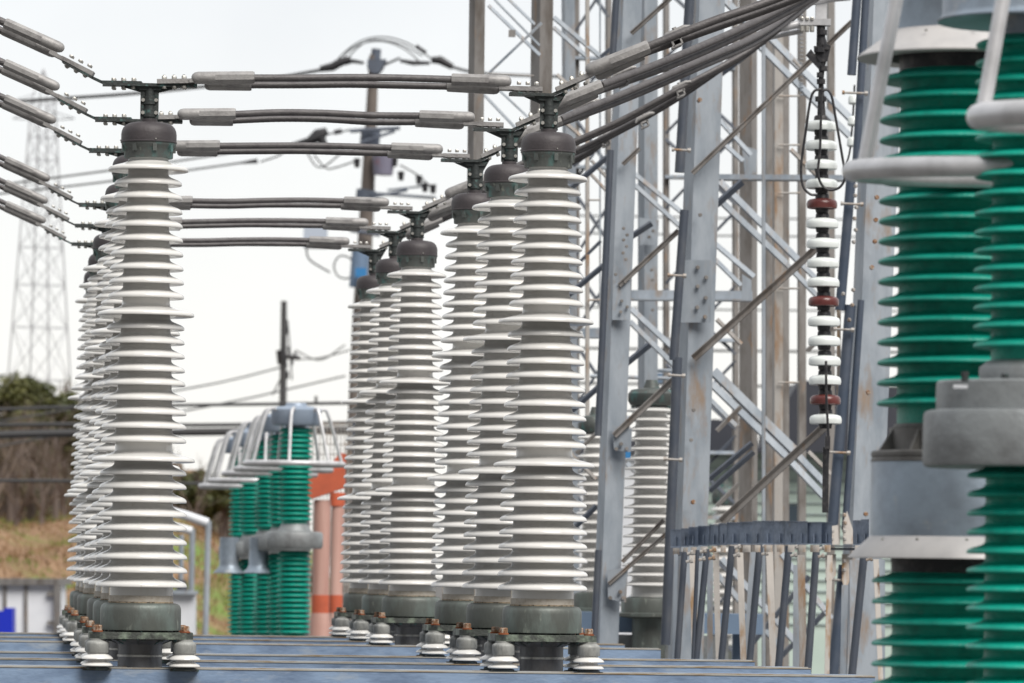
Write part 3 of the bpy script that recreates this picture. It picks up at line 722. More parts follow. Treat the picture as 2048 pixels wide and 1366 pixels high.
mb.tube([P(1642,45,DS), P(1642,75,DS), P(1645,100,DS), P(1644,135,DS), P(1642,165,DS), P(1643,235,DS)], [9*k,9*k,13*k,6*k,5*k,9*k], 12)
for x, y, r in ((1644,65,10), (1640,100,13), (1650,95,10), (1646,137,9), (1640,150,7), (1642,163,9), (1637,198,7), (1647,198,6)):
    mb.tube([P(x,y-5,DS-.01), P(x,y+5,DS-.01)], r*k, 8, smooth=False)
mb.prism([P(1612,110,DS-.02), P(1622,98,DS-.02), P(1652,140,DS-.02), P(1645,145,DS-.02)], (0,.02,0))
mb.prism([P(1628,92,DS-.02), P(1662,92,DS-.02), P(1655,122,DS-.02), P(1634,125,DS-.02)], (0,.03,0))
mb.done('hanger_link', blackm, sroot)
mb = MB()
for pts in ([(1643,178),(1628,183),(1620,205),(1612,260),(1606,300),(1602,340),(1606,372),(1620,388),(1634,390)], [(1643,180),(1642,230),(1640,300),(1636,345),(1644,370),(1660,380),(1680,374),(1690,352),(1684,310),(1672,240),(1664,195),(1655,180),(1645,182)]):
    mb.tube(crv([P(x,y,DS-.09) for x,y in pts], 8), 2.6*k, 8)
mb.split('arcing_horn', blackm, sroot)
mb = MB()
mb.tube(crv([P(1652,722,DS-.1), P(1653,800,DS-.1), P(1657,880,DS-.1), P(1655,930,DS-.1)], 6), 2.6*k, 8)
mb.box(P(1655,885,DS-.1), 10*k, .02, 26*k); mb.box(P(1651,960,DS-.05), 12*k, .02, 130*k)
mb.done('lower_horn', blackm, sroot)
bus = thing('bus_bar_clamp', 'pale clamp and short tubes fixed above the hanging disc string', 'clamp', P(1620, 45, DS))
mb = MB()
mb.tube(crv([P(1530,64,DS), P(1560,56,DS), P(1605,47,DS)], 6), 8*k, 14); mb.tube(crv([P(1528,78,DS+.05), P(1560,70,DS+.05), P(1605,62,DS+.05)], 6), 5.5*k, 14)
mb.box(P(1630,45,DS), 62*k, .06, 13*k); mb.box(P(1642,25,DS+.02), 22*k, .05, 44*k)
mb.done('clamp_body', ringm, bus)
mb = MB()
for x in (1604,1614,1624): 
    mb.hexb(P(x,52,DS-.03), (0,0,-1), 5*k, 12*k); mb.hexb(P(x,40,DS-.03), (0,0,1), 4*k, 6*k)
mb.split('clamp_bolt', boltm, bus)
mb = MB(); mb.tube(crv([P(1600,6,DS), P(1660,-4,DS), P(1700,-8,DS)], 5), 9*k, 12)
mb.done('upper_tube', ringm, bus)
ch = thing('hanging_chain', 'thin dotted chain hanging between the rusty columns and disc string', 'chain', P(1604, 60, 28)); mb = MB()
for j in range(22): mb.torus(P(1603, 22+j*8, 28), .009, .003, 10, 6)
mb.done('chain_links', galv, ch)
# second small string seen behind the tower leg
s2 = thing('small_insulator_string', 'partly hidden string of small white discs beside the right tower leg', 'insulator string', P(1704, 170, 25)); k2 = 25/F
mb = MB()
for y in (200, 243, 285): mb.lathe([(x*k2, z*k2) for x, z in ((0,12), (7,10), (10,6), (11,-6), (8,-9), (0,-9))], 20, P(1707-(y-200)*.03, y, 25))
mb.split('insulator_disc', glassy, s2)
mb = MB(); mb.tube(crv([P(1709,170,25), P(1706,230,25), P(1700,300,25), P(1692,335,25), P(1702,352,25)], 6), 2*k2, 8); mb.done('arcing_horn', blackm, s2)

# ------------------------------------------------------------------ green surge arresters
def green_column(mb, cx, d, tip0, tip1, pitch, rc, rt, k, seg=64, lean=0.0145, alt=0):
    n = int(round((tip1-tip0)/pitch)); c0 = P(cx(tip0), tip0, d)
    pr = [(rc, 20)]
    for i in range(n+1):
        y = i*pitch; o = rt-rc - (alt if i % 2 else 0)
        for r, dy in ((rc, -21), (rc+2.5, -17.5), (rc+.18*o, -14.5), (rc+.42*o, -11.5), (rc+.68*o, -9), (rc+o-5, -6.3), (rc+o-1.5, -3.8), (rc+o, -.5), (rc+o-.8, 2), (rc+o-4, 3.4), (rc+.6*o, 2.4), (rc+4, 2), (rc, 4.5)):
            pr.append((r, -(y+dy)))
    pr.append((rc, -(n*pitch+46)))
    mb.lathe([(r*k, z*k) for r, z in pr], seg, c0)
def L2(mb, prof, cx, d, k, yref, seg=72):
    """lathe profile given as (radius px, picture row)"""
    c = P(cx(yref), yref, d); mb.lathe([(r*k, (yref-y)*k) for r, y in prof], seg, c)
# rear near arrester (column centre ~1866)
dG2 = 10.4; k = dG2/F; cx2 = lambda y: 1926 - (y-260)*.0155
g2 = thing('surge_arrester', 'wide green ribbed arrester with two flared pale hoods and a grey cylinder between', 'surge arrester', P(1858, 1366, dG2), 'green surge arresters at the right edge')
mb = MB(); green_column(mb, cx2, dG2, 163, 817, 40.6, 127, 168, k, 96); mb.done('shed_stack', greenm, g2)
mb = MB(); green_column(mb, cx2, dG2, 1164, 1500, 41.6, 127, 168, k, 96); mb.done('shed_stack', greenm, g2)
mb = MB(); L2(mb, [(152,-200),(152,66)], cx2, dG2, k, 60); hd = mb.done('upper_hood', galvhood, g2)
mb = MB(); L2(mb, [(152.5,66),(155,72),(174,86),(215,117),(215.5,120),(158,119.5),(154,90)], cx2, dG2, k, 60); mb.done('hood_skirt', skirtm, g2)
for y in (66, 1075):
    mb = MB(); L2(mb, [(152,y+8),(150,y+26),(132,y+30),(128,y+95)], cx2, dG2, k, y); mb.done('neck_ring', blackm, g2)  # neck coloured black to stand for the shadow under the skirt
mb = MB(); L2(mb, [(128,850),(130,856),(138,858),(138,905)], cx2, dG2, k, 860)
for a in range(12):
    th = 2*PI*a/10+.25; dv = Vector((math.cos(th), math.sin(th), 0)); c = P(cx2(860), 860, dG2); nn = Vector((-dv.y, dv.x, 0))*.003
    mb.prism([c+dv*130*k-nn+Vector((0,0,0)), c+dv*138*k-nn, c+dv*168*k-nn+Vector((0,0,-46*k)), c+dv*130*k-nn+Vector((0,0,-46*k))], nn*2)
L2(mb, [(134,903),(171,904),(174,907),(174,914),(172,916),(172,919),(174,921),(174,926),(144,928)], cx2, dG2, k, 860)
mb.done('ribbed_flange', mat('brown_grey_casting', (.17,.165,.16), .6, .3, (.10,.095,.09), 10, (.4,.7), bump=.2), g2)
mb = MB(); L2(mb, [(172,925),(173,928),(173,1074)], cx2, dG2, k, 925); mb.done('lower_hood', galvhood, g2)
mb = MB(); L2(mb, [(173.5,1074),(177,1077),(217,1115),(217.5,1118),(160,1117.5),(173,1080)], cx2, dG2, k, 925); mb.done('hood_skirt', skirtm, g2)
mb = MB()
for y in (1081, 78):
    for th in (-2.6,-2.1,-1.55,-1.1,-.98):
        dv = Vector((math.cos(th), math.sin(th), 0)); mb.hexb(P(cx2(y), y, dG2)+dv*(176+ (4 if y == 1081 else 0))*k, dv, 3.2*k, 3*k)
mb.split('hood_rivet', boltm, g2)
dA = 9.9; Rt = Matrix.Rotation(math.radians(2.6), 3, 'X'); kA = dA/F; ca = P(2054, 346, dA)
mb = MB(); mb.torus(ca, 350*kA, 20.5*kA, 128, 20, Rt); rg = mb.done('corona_ring', ringm, g2)
for th in (-2.88, .6):
    mb = MB(); dv = Vector((math.cos(th), math.sin(th), 0)); p0 = ca + dv*348*kA
    top = P(cx2(-260), -260, dG2) + Vector(((p0-ca).x*.35, (p0-ca).y*.35, 0))
    if th == -2.88: p0 = P(1727, 335, dA-.03); top = P(1838,-230,dA-.02)
    mb.tube([p0, top], 14*kA, 16); mb.done('ring_rod', ringm, rg)
# front near arrester (column centre ~2052)
dG1 = 9.6; k = dG1/F; cx1 = lambda y: 2054 - (y-500)*.0185
g1 = thing('surge_arrester', 'green ribbed surge arrester cut by the right edge, with a thick grey drum', 'surge arrester', P(2040, 1366, dG1), 'green surge arresters at the right edge')
mb = MB(); green_column(mb, cx1, dG1, 92, 700, 37.8, 74, 110, k); mb.done('shed_stack', greenm, g1)
mb = MB(); green_column(mb, cx1, dG1, 953, 1500, 38.0, 74, 111, k); mb.done('shed_stack', greenm, g1)
mb = MB(); L2(mb, [(178,-200),(178,30),(182,37),(189,43),(188,46),(140,42),(80,38),(76,76)], cx1, dG1, k, 40); mb.done('upper_hood', galvhood, g1)
mb = MB(); L2(mb, [(74,722),(90,735),(91,738),(91,760),(90,764),(172,764),(176,768),(177,800),(176,822),(100,822)], cx1, dG1, k, 760); mb.done('flange', drumm, g1)
mb = MB(); L2(mb, [(110,822),(190,823),(198,826),(201,834),(202,926),(199,934),(192,937),(130,935),(74,933),(74,950)], cx1, dG1, k, 822); mb.done('drum', drumm, g1)
mb = MB(); 
for x, y in ((1930,757),(2010,762)): mb.tube([P(x,y+6,dG1-.14), P(x,y-14,dG1-.14)], 8*k, 6, smooth=False)
mb.split('drum_bolt', termm, g1)
mb = MB(); mb.box(P(1921,773,dG1-.165), 28*k, .004, 7*k); mb.done('name_strip', whitem, g1)
dB = 9.0; kB = dB/F; cb = P(2230, 236, dB)
mb = MB(); mb.torus(cb, 272*kB, 26*kB, 96, 20, Rt); rg = mb.done('corona_ring', ringm, g1)
mb = MB(); mb.tube([P(1966,222,dB-.04), P(2052,-260,dB)], 15*kB, 16); mb.tube([cb+Vector((.24,.02,0)), P(2200,-260,dB+.05)], 15*kB, 12); mb.done('ring_rod', ringm, rg)

def pedestal(name, label, c, r, ztop, cat='pedestal'):
    t = thing(name, label, cat, (c.x, c.y, 0))
    m = MB(); m.tube([(c.x, c.y, .1), (c.x, c.y, ztop-.03)], r*.7, 20); m.done('pedestal_tube', galv, t)
    m = MB(); m.lathe([(0, ztop), (r*1.25, ztop), (r*1.25, ztop-.03), (0, ztop-.03)], 28, (c.x, c.y, 0)); m.lathe([(0, .12), (r*1.6, .12), (r*1.6, 0), (0, 0)], 28, (c.x, c.y, 0)); m.done('end_flange', galv, t)
pedestal('arrester_pedestal', 'steel pedestal carrying the wide green arrester with the hoods', P(cx2(1500), 1500, dG2), .13, P(cx2(1540), 1545, dG2).z)
pedestal('arrester_pedestal', 'steel pedestal carrying the green arrester cut by the edge', P(cx1(1500), 1500, dG1), .11, P(cx1(1540), 1540, dG1).z)
# background arresters: one built in local units, copied
def far_arrester():
    t = thing('surge_arrester', '', 'surge arrester', P(586, 1262, 38), 'green surge arresters far behind')
    d = 38.0; k = d/F; cx = lambda y: 592 - (y-850)*.0135
    for y0, y1 in ((862, 1046), (1108, 1272)):
        mb = MB(); green_column(mb, cx, d, y0, y1, 10.6, 21, 29, k*1.0, 28) if False else None
        n = int((y1-y0)/10.4); pr = []
        for i in range(n+1):
            for r, dy in ((26,-6), (29,-4), (34,-1.2), (34.5,0), (33,1.4), (26,2)): pr.append((r*k, -(i*10.4+dy)*k))
        pr.append((26*k, -(n*10.4+12)*k)); mb.lathe(pr, 32, P(cx(y0), y0, d)); mb.done('shed_stack', greenm, t)
    mb = MB(); L2(mb, [(0,806),(20,806),(22,812),(45,815),(50,820),(50,845),(46,851),(20,851),(20,858)], cx, d, k, 850, 40); mb.done('top_cap', mat('pale_blue_cap', (.34,.40,.49), .45, .2, (.26,.32,.41), 3, (.4,.7)), t)
    mb = MB(); L2(mb, [(22,1040),(24,1044),(34,1062),(54,1064),(57,1068),(57,1092),(54,1097),(22,1097)], cx, d, k, 1050, 40); mb.done('drum', drumm, t)
    c = P(588, 928, d); mb = MB(); mb.torus(c, 98*k, 6*k, 56, 10); rg = mb.done('corona_ring', ringm, t)
    ct = P(593, 826, d)
    for j in range(7):
        th = 2*PI*j/7-1.63; dv = Vector((math.cos(th), math.sin(th), 0)); mb = MB()
        mb.tube(crv([c+dv*97*k, c+dv*70*k+Vector((0,0,92*k)), ct+dv*56*k+Vector((0,0,8*k)), ct+dv*44*k], 5), 3.4*k, 8); mb.done('ring_rod', ringm, rg)
    c = P(586, 1272, d); mb = MB(); mb.tube([(c.x, c.y, .02), (c.x, c.y, c.z)], 20*k, 16); mb.done('pedestal_tube', galv, t)
    return t
fa = far_arrester()
fa['label'] = 'rightmost of the far green arresters, behind the gap between the bushing rows'
for (x, y, d, lb) in ((537, 1262, 40.5, 'middle one of the far green arresters, half hidden by its right neighbour'), (484, 1262, 44.0, 'leftmost of the far green arresters, its ring standing lowest'), (565, 1262, 39.3, 'far green arrester hiding right behind the rightmost one of its group'), (505, 1262, 42.4, 'far green arrester between the leftmost and the middle one')):
    dl = P(x, y, d) - P(586, 1262, 38); cc = copy_tree(fa, dl, lb)
    if x in (565, 505):
        for ch in cc.children:
            for rod in list(ch.children)[:4]: bpy.data.objects.remove(rod, do_unlink=True)
for j, (x, d, lb) in enumerate(((518, 40, 'right-hand flared zinc sleeve hanging between the far arresters'), (459, 43, 'left-hand flared zinc sleeve hanging beside the far arresters'))):
    kk = d/F; mb = MB(); c = P(x, 1095, d-.7); mb.lathe([(r*kk, -z*kk) for r, z in ((0,-20),(19,-20),(19.5,-16),(19.5,0),(19.5,34),(22,40),(32,50),(31,51),(14,46))], 36, c)
    tag(mb.done('flared_sleeve', galvhood, None, c), lb, 'sleeve')

# ------------------------------------------------------------------ pink and orange painted supports
d = 41; k = d/F
for (x, w, lb) in ((641, 17, 'front faded pink pipe support with orange band and orange head'), (672, 13, 'narrower faded pink pipe support right behind the front one')):
    dd = d + (0 if x == 641 else 1.4); kk = dd/F
    t = thing('painted_pipe_support', lb, 'pipe support', (P(x, 1200, dd).x, dd, 0), 'pink pipe supports')
    gy = 1148.5+ZC*F/dd
    mb = MB(); mb.tube([P(x, 1190, dd), P(x+4, 1000, dd)], w*kk, 20); mb.done('pipe', pinkm, t)
    mb = MB(); mb.tube([P(x-.5, 1226, dd), P(x, 1190, dd)], w*1.04*kk, 20); mb.done('orange_band', orangem, t)
    mb = MB(); mb.tube([P(x-8, gy, dd), P(x-1, 1250, dd), P(x-.5, 1226, dd)], [w*1.25*kk, w*1.2*kk, w*1.05*kk], 20); mb.done('pipe_foot', pinkm, t)
    mb = MB()
    if x == 641: mb.prism([P(606,952,dd-.1), P(690,938,dd-.1), P(690,975,dd-.1), P(616,1000,dd-.1)], (0,.16,0)); mb.prism([P(640,955,dd-.05), P(680,905,dd-.05), P(692,908,dd-.05), P(690,955,dd-.05)], (0,.1,0))
    else: mb.tube([P(x+2,1012,dd), P(x+3,985,dd)], w*1.2*kk, 16)
    mb.split('orange_head', orangem, t)
# brown lattice screen behind
scr = thing('brown_fence_panel', 'brown wire mesh panel standing behind the orange head', 'fence panel', (P(655,1200,46).x, 46, 0)); mb = MB()
for j in range(14): mb.tube([P(612+j*7, 1300, 46), P(612+j*7, 842, 46)], .006, 5)
for j in range(22): mb.tube([P(610, 848+j*20, 46), P(706, 849+j*20, 46)], .006, 5)
mb.done('wire_mesh', galvrust, scr)
mb = MB()
for x in (611, 706): mb.tube([P(x, 1148.5+ZC*F/46, 46), P(x+3, 838, 46)], .02, 8)
mb.split('panel_post', galvdark, scr)

# ------------------------------------------------------------------ white insulators and building behind the tower
def far_bushing(x, ytop, ybot, d, w, lb, n):
    k = d/F; t = thing('short_bushing', lb, 'bushing', P(x, ybot, d), 'shorter white bushings behind the tower')
    mb = MB(); pitch = (ybot-14-ytop-12)/n; pr = []
    for i in range(n):
        y = ytop+12+i*pitch; rt = w/2*(.90+.1*i/n); rc = rt*.62
        for r, dy in ((rc,-11),(rc+3,-8),(rt-2,-4),(rt,-1.5),(rt-1,.5),(rc+2,0),(rc,0)): pr.append((r*k, (ybot-(y+dy))*k))
    pr.append((w*.33*k, 10*k)); mb.lathe(pr, 40, P(x, ybot, d)); mb.done('porcelain_shed_column', porc, t)
    c = P(x+ (ybot-ytop)*.012, ytop, d)
    mb = MB(); mb.lathe([(r*k, z*k) for r, z in ((w*.3,0),(w*.38,2),(w*.42,10),(w*.42,24),(w*.36,32),(w*.15,36),(w*.1,52),(0,52))], 32, c); mb.done('metal_cap', bronze, t)
    mb = MB(); c = P(x, ybot, d); mb.lathe([(r*k, z*k) for r, z in ((w*.3,12),(w*.48,8),(w*.5,0),(w*.5,-20),(w*.62,-22),(w*.62,-28),(w*.3,-32),(w*.28,-c.z/k+2),(0,-c.z/k+2))], 32, c); mb.done('base_housing', housing, t)
    return t
far_bushing(1298, 812, 1205, 25.5, 112, 'short white bushing seen through the front tower between its left legs', 19)
far_bushing(1345, 826, 1205, 27.0, 96, 'short white bushing half covered by the one seen between the tower legs', 19)
far_bushing(1186, 866, 1195, 27.5, 78, 'short white bushing showing just right of the nearest right-hand bushing', 16)
far_bushing(1445, 1010, 1300, 40, 60, 'small white bushing low behind the curved girder', 16)
m = MB(); m.box(P(1290,1245,25.8), 1.2, .3, 40*25.8/F); q_ = P(1290,1262,25.8); [m.box((q_.x+sx, q_.y+.2, q_.z/2), .08, .08, q_.z-.01) for sx in (-.5, .5)]; tb_ = tag(m.done('transformer_tank', bluegrey, None, P(1290,1245,25.8)), 'blue-grey tank top under the short white bushings', 'transformer tank')
m = MB(); m.box(P(1260,1300,25.7), 1.0, .25, 60*25.7/F); tag(m.done('louvred_cabinet', drumm, None, P(1260,1300,25.7)), 'dark louvred cabinet below the blue-grey tank top', 'cabinet')
bd = 75.0; kb = bd/F
bld = thing('substation_building', 'pale green clad building with dark roof behind the steelwork', 'building', (P(1560,1150,bd).x, bd, 0))
def wall_pts(x0, x1, y0, y1, d, m, name, t=1.0, parent=bld):
    mb = MB(); mb.prism([P(x0,y0,d), P(x1,y0,d), P(x1,y1,d), P(x0,y1,d)], (0,t,0)); return mb.done(name, m, parent)
wall_pts(1395, 1800, 900, 1560, bd, palegreen, 'wall', 6)
m = MB()
for j in range(16): m.prism([P(1395,915+j*22,bd), P(1800,920+j*22,bd), P(1800,921.4+j*22,bd), P(1395,916.4+j*22,bd)], (0,-.03,0))
m.done('wall_seam', galv, bld)
m = MB(); m.prism([P(1385,905,bd-.6), P(1500,905,bd-.6), P(1500,870,bd-.6), P(1470,842,bd-.6), P(1425,838,bd-.6), P(1385,862,bd-.6)], (0,7,0)); m.done('roof', darkroof, bld)
m = MB(); m.prism([P(1500,905,bd-.6), P(1820,905,bd-.6), P(1820,778,bd-.6), P(1600,760,bd-.6), P(1575,800,bd-.6), P(1560,870,bd-.6)], (0,7,0)); m.done('roof', darkroof, bld)
for x0, x1, y0, y1 in ((1448,1480,985,1060), (1575,1598,1010,1060)):
    w_ = wall_pts(x0, x1, y0, y1, bd-.15, windowm, 'window', .1); wall_pts(x0-3, x1+3, y1, y1+5, bd-.25, galv, 'sill', .2, w_)
fl = thing('grey_warehouse', 'low pale grey building beyond the transformers, roofs with ducts', 'building', (P(1300,1150,90).x, 90, 0))
wall_pts(1150, 1400, 905, 1490, 90, whitem, 'wall', 6, fl); wall_pts(1150, 1410, 880, 905, 89.8, darkroof, 'roof_edge', 6.5, fl)
wall_pts(1285, 1400, 745, 765, 60, bluegrey, 'duct', .6, fl)
# transformer conservator shapes
tr = thing('transformer_conservator', 'dark greenish tank with round ends seen between the tower legs', 'tank', P(1310, 800, 33)); k = 33/F
m = MB(); a, b = P(1262, 806, 33), P(1370, 812, 33); x_ = (b-a); m.tube([a, a+x_*.03, a+x_*.08, a+x_*.92, a+x_*.97, b], [6*k, 20*k, 26*k, 26*k, 20*k, 6*k], 20); m.done('tank_body', bronze, tr)
m = MB(); m.tube([P(1300,770,33), P(1300,740,33), P(1350,742,33)], 4*k, 8); m.tube([P(1180,752,33), P(1370,758,33)], 4*k, 8); m.tube([P(1180,842,33), P(1260,846,33)], 14*k, 12); m.split('pipe', galv, tr)

# ------------------------------------------------------------------ poles, wires
def wire(name, label, pts, r, n=8, mt=wirem, group=None):
    c = crv([P(*p) for p in pts], n); mb = MB(); mb.tube(c, r, 8); return tag(mb.done(name, mt, None, c[0]), label, 'power line', group)
dp = 100.0; k = dp/F; polefit = mat('pole_fitting_paint', (.12, .145, .19), .6, .1, (.09, .10, .13), 2, (.4, .7))
pole = thing('utility_pole', 'tall dark utility pole with transformers and looping cables, behind the jumpers', 'utility pole', P(688, 1148.5+ZC*F/dp, dp))
m = MB(); m.tube([P(688, 1448, dp), P(700, 1200, dp), P(722, 640, dp), P(738, 330, dp), P(748,110,dp)], [25*k, 22*k, 17*k, 13*k, 9.5*k], 16); m.done('pole_shaft', concr, pole)
m = MB(); m.tube([P(751,118,dp), P(753,98,dp)], 10*k, 12); m.prism([P(735,118,dp-.3), P(772,118,dp-.3), P(766,132,dp-.3), P(756,146,dp-.3), P(744,146,dp-.3), P(734,134,dp-.3)], (0,.6,0)); m.done('pole_cap', polefit, pole)
m = MB()
for pts in (([(728,126),(705,122),(690,128)], 4.5), ([(702,118),(682,124),(664,134),(640,138)], 9), ([(768,130),(800,116)], 3.5), ([(800,121),(826,126),(860,126)], 5), ([(862,120),(880,120),(905,134)], 9), ([(832,92),(852,106)], 6)):
    q = [P(x,y,dp) for x,y in pts[0]]; n = len(q); m.tube(q, [pts[1]*k*(.7 if i in (0,n-1) else 1) for i in range(n)], 10)
m.split('strain_insulator', blackm, pole)
m = MB()
for pts in ([(664,132),(690,104),(722,82),(756,74),(792,78),(830,94),(870,122),(900,134)], [(676,130),(700,100),(735,84),(775,84),(812,100),(840,124)], [(690,126),(712,98),(745,80),(800,88),(845,112)]):
    m.tube(crv([P(x,y,dp) for x,y in pts], 6), 1.6*k, 6)
m.split('jumper_loop', wirem, pole)
m = MB()
for (x0,y0,x1,y1,r) in ((700,262,800,256,4), (722,285,790,262,3), (740,386,872,396,3), (745,394,815,380,3), (560,440,680,450,3), (700,460,760,470,4), (775,380,850,372,2)):
    m.tube([P(x0,y0,dp-.3), P(x1,y1,dp-.3)], r*k, 8)
m.tube([P(742,258,dp), P(738,300,dp)], 20*k, 14); m.tube([P(733,380,dp), P(730,402,dp)], 20*k, 12)
m.split('crossarm', polefit, pole)
m = MB(); m.tube([P(768,308,dp-.3), P(766,350,dp-.3)], [24*k, 19*k], 16); m.done('pole_transformer', mat('purple_grey_paint', (.25,.24,.32), .5, .1, (.34,.16,.18), 3, (.55,.7)), pole)
m = MB()
for x, y in ((714,326),(789,324),(802,352),(838,360),(850,375),(866,378)): m.tube([P(x,y-9,dp-.4), P(x,y+9,dp-.4)], [7*k,5*k], 8)
m.tube([P(655,262,dp), P(636,270,dp), P(618,284,dp), P(585,289,dp)], [8*k,13*k,10*k,4*k], 10); m.tube([P(640,272,dp), P(648,292,dp)], 9*k, 8)
m.tube([P(668,265,dp), P(684,262,dp)], 5*k, 8); m.tube([P(515,322,dp), P(480,326,dp)], [5*k,2*k], 8)
m.split('cutout_insulator', blackm, pole)
m = MB()
for pts in ([(520,324),(560,310),(585,290),(640,272),(700,260)], [(628,310),(650,335),(668,336),(712,322)], [(800,330),(835,350),(866,378)], [(610,300),(640,335),(690,300)], [(700,515),(680,512),(668,530),(676,552),(698,556),(708,535),(700,515)], [(612,495),(620,520),(660,545)]):
    m.tube(crv([P(x,y,dp-.2) for x,y in pts], 6), 1.8*k, 6)
m.split('pole_wiring', wirem, pole)
m = MB(); m.box(P(631,470,dp-.5), 46*k, .5, 52*k); m.done('cabinet', mat('pale_blue_paint', (.50,.56,.66), .5), pole)
m = MB(); m.tube([P(722,500,dp-.5), P(716,575,dp-.5)], 18*k, 16); m.done('blue_transformer', bluegrey, pole)
m = MB(); m.box(P(722,545,dp-.85), 22*k, .1, 18*k); m.done('blue_label', cyanm, pole)

pole2 = thing('utility_pole', 'slim distant utility pole standing above the far green arresters', 'utility pole', P(565, 1148.5+ZC*F/170, 170)); k = 170/F
m = MB(); m.tube([P(563,1320,170), P(566,800,170), P(568,602,170)], [9*k,7.5*k,6*k], 12); m.done('pole_shaft', mat('dark_pole', (.07,.07,.075), .8), pole2)
m = MB(); m.tube([P(560,712,170), P(600,716,170)], 5*k, 8); m.tube([P(562,700,170), P(565,728,170)], 10*k, 10)
for x,y in ((578,700),(584,722),(571,640),(574,660),(590,712),(632,800),(575,750)): m.tube([P(x,y-8,170), P(x,y+8,170)], 3*k, 6)
m.split('crossarm', blackm, pole2)
m = MB()
for pts in ([(575,640),(580,700),(584,760)], [(600,718),(640,716),(700,700)], [(575,730),(545,790)], [(590,700),(640,720),(690,690)]): m.tube(crv([P(x,y,170) for x,y in pts],5), 1.6*k, 6)
m.split('pole_wiring', wirem, pole2)
G = 'blurred overhead lines in the background'
wire('power_line', 'overhead line sloping from the left edge up to the pole top', [(-60,212,98),(60,201,99),(280,186,99),(520,160,100),(642,140,100)], .035, 6, group=G)
wire('power_line', 'overhead line leaving the pole top to the right', [(903,134,100),(960,146,100),(1080,152,100),(1300,158,100)], .03, 6, group=G)
wire('power_line', 'faint line falling left from the lower pole fittings', [(585,290,100),(500,300,99),(300,330,98),(-40,375,97)], .02, 6, group=G)
wire('power_line', 'faint lower line falling left from the pole cutouts', [(480,326,100),(380,340,99),(200,365,98),(-40,392,97)], .02, 6, group=G)
wire('power_line', 'upper thin line crossing the sky left of the slim pole', [(560,735,170),(470,758,165),(370,778,160),(-40,850,150)], .03, 6, group=G)
wire('power_line', 'lower thin line crossing the sky left of the slim pole', [(690,752,170),(560,782,168),(440,808,160),(-40,900,150)], .03, 6, group=G)
for y0, y1, r, lb in ((822, 806, .03, 'topmost dark cable across the wooded bank'), (851, 846, .035, 'second dark cable across the wooded bank'), (872, 860, .07, 'thick dark cable bundle across the wooded bank'), (961, 963, .03, 'lowest cable across the wooded bank')):
    wire('power_line', lb, [(-80,y0,90),(140,(y0+y1)/2,90),(400,y1+4,90),(700,y1,90)], r, 6, group=G)
for y in (770, 842, 700, 618, 470, 435):
    wire('power_line', {770:'thin line behind the tower at the height of its lower braces', 842:'thin line low behind the tower legs', 700:'thin line halfway up behind the tower', 618:'thin line behind the upper part of the tower', 470:'very faint upper line behind the tower', 435:'topmost very faint line behind the tower'}[y], [(985,y-6,120),(1150,y-4,120),(1420,y,120),(1720,y+4,120),(5000,y+30,120)], .02 if y < 700 else .03, 4, group=G)

# transmission pylon far left
dpy = 420.0; k = dpy/F
py_ = thing('transmission_pylon', 'tall faded lattice pylon beyond the trees at the left', 'pylon', P(80, 1148, dpy)); 
def corner(j, y):
    u = (y-210)/(760-210); R = (25+40*u); an = math.radians(22)+j*PI/2
    c = P(87-(y-140)*.014, y, dpy); return c + Vector((math.cos(an)*R*k, math.sin(an)*R*k, 0))
m = MB(); 
lev = [200,235,275,320,370,430,495,570,655,760,900]
for j in range(4):
    for a, b in zip(lev, lev[1:]): m.tube([corner(j,a), corner(j,b)], .07, 5)
m.split('pylon_leg', pylonm, py_)
m = MB()
for j in range(4):
    for a, b in zip(lev, lev[1:]):
        m.tube([corner(j,a), corner((j+1)%4,b)], .035, 4); m.tube([corner((j+1)%4,a), corner(j,b)], .035, 4); m.tube([corner(j,b), corner((j+1)%4,b)], .03, 4)
m.done('lattice_brace', pylonm, py_)
m = MB(); 
for j in range(4): m.tube([corner(j,200), P(87,138,dpy)], .05, 5)
for s in (-1,1):
    for y in (205, 240, 620-380): m.tube([P(87+s*15,y,dpy), P(87+s*62,y-3,dpy)], .045, 5); m.tube([P(87+s*15,y-18,dpy), P(87+s*62,y-3,dpy)], .035, 5)
m.done('crossarm', pylonm, py_)

# ------------------------------------------------------------------ container, cabinet, white pipe frame
dc = 95.0; k = dc/F
ct = thing('storage_container', 'white storage container with framed doors at the lower left', 'container', P(-40, 1148.5+ZC*F/dc, dc))
m = MB(); m.prism([P(-300,1168,dc), P(110,1168,dc), P(110,1420,dc), P(-300,1420,dc)], (0,2.4,0)); m.done('container_body', whitebox, ct)
m = MB(); m.prism([P(-300,1156,dc-.15), P(119,1157,dc-.15), P(119,1170,dc-.15), P(-300,1170,dc-.15)], (0,2.7,0)); m.prism([P(108,1170,dc-.15), P(119,1170,dc-.15), P(117,1420,dc-.15), P(106,1420,dc-.15)], (0,.3,0)); m.done('container_frame', galvwarm, ct)
m = MB()
for x in (6, 48): m.prism([P(x,1172,dc-.05), P(x+7,1172,dc-.05), P(x+7,1420,dc-.05), P(x,1420,dc-.05)], (0,.05,0))
for y in (1188, 1246): m.box(P(101,y,dc-.08), 14*k, .05, 8*k)
m.split('door_bar', galvwarm, ct)
m = MB(); m.prism([P(-40,1222,dc-3), P(8,1222,dc-3), P(8,1216,dc-3), P(25,1216,dc-3), P(25,1440,dc-3), P(-40,1440,dc-3)], (0,.6,0)); tag(m.done('blue_crate', bluem, None, P(0,1440,dc-3)), 'bright blue crate standing in front of the white container', 'crate')
dw = 60.0; k = dw/F
wf = thing('white_pipe_frame', 'white bent pipe frame beside the far green arresters', 'pipe frame', P(410, 1148.5+ZC*F/dw, dw))
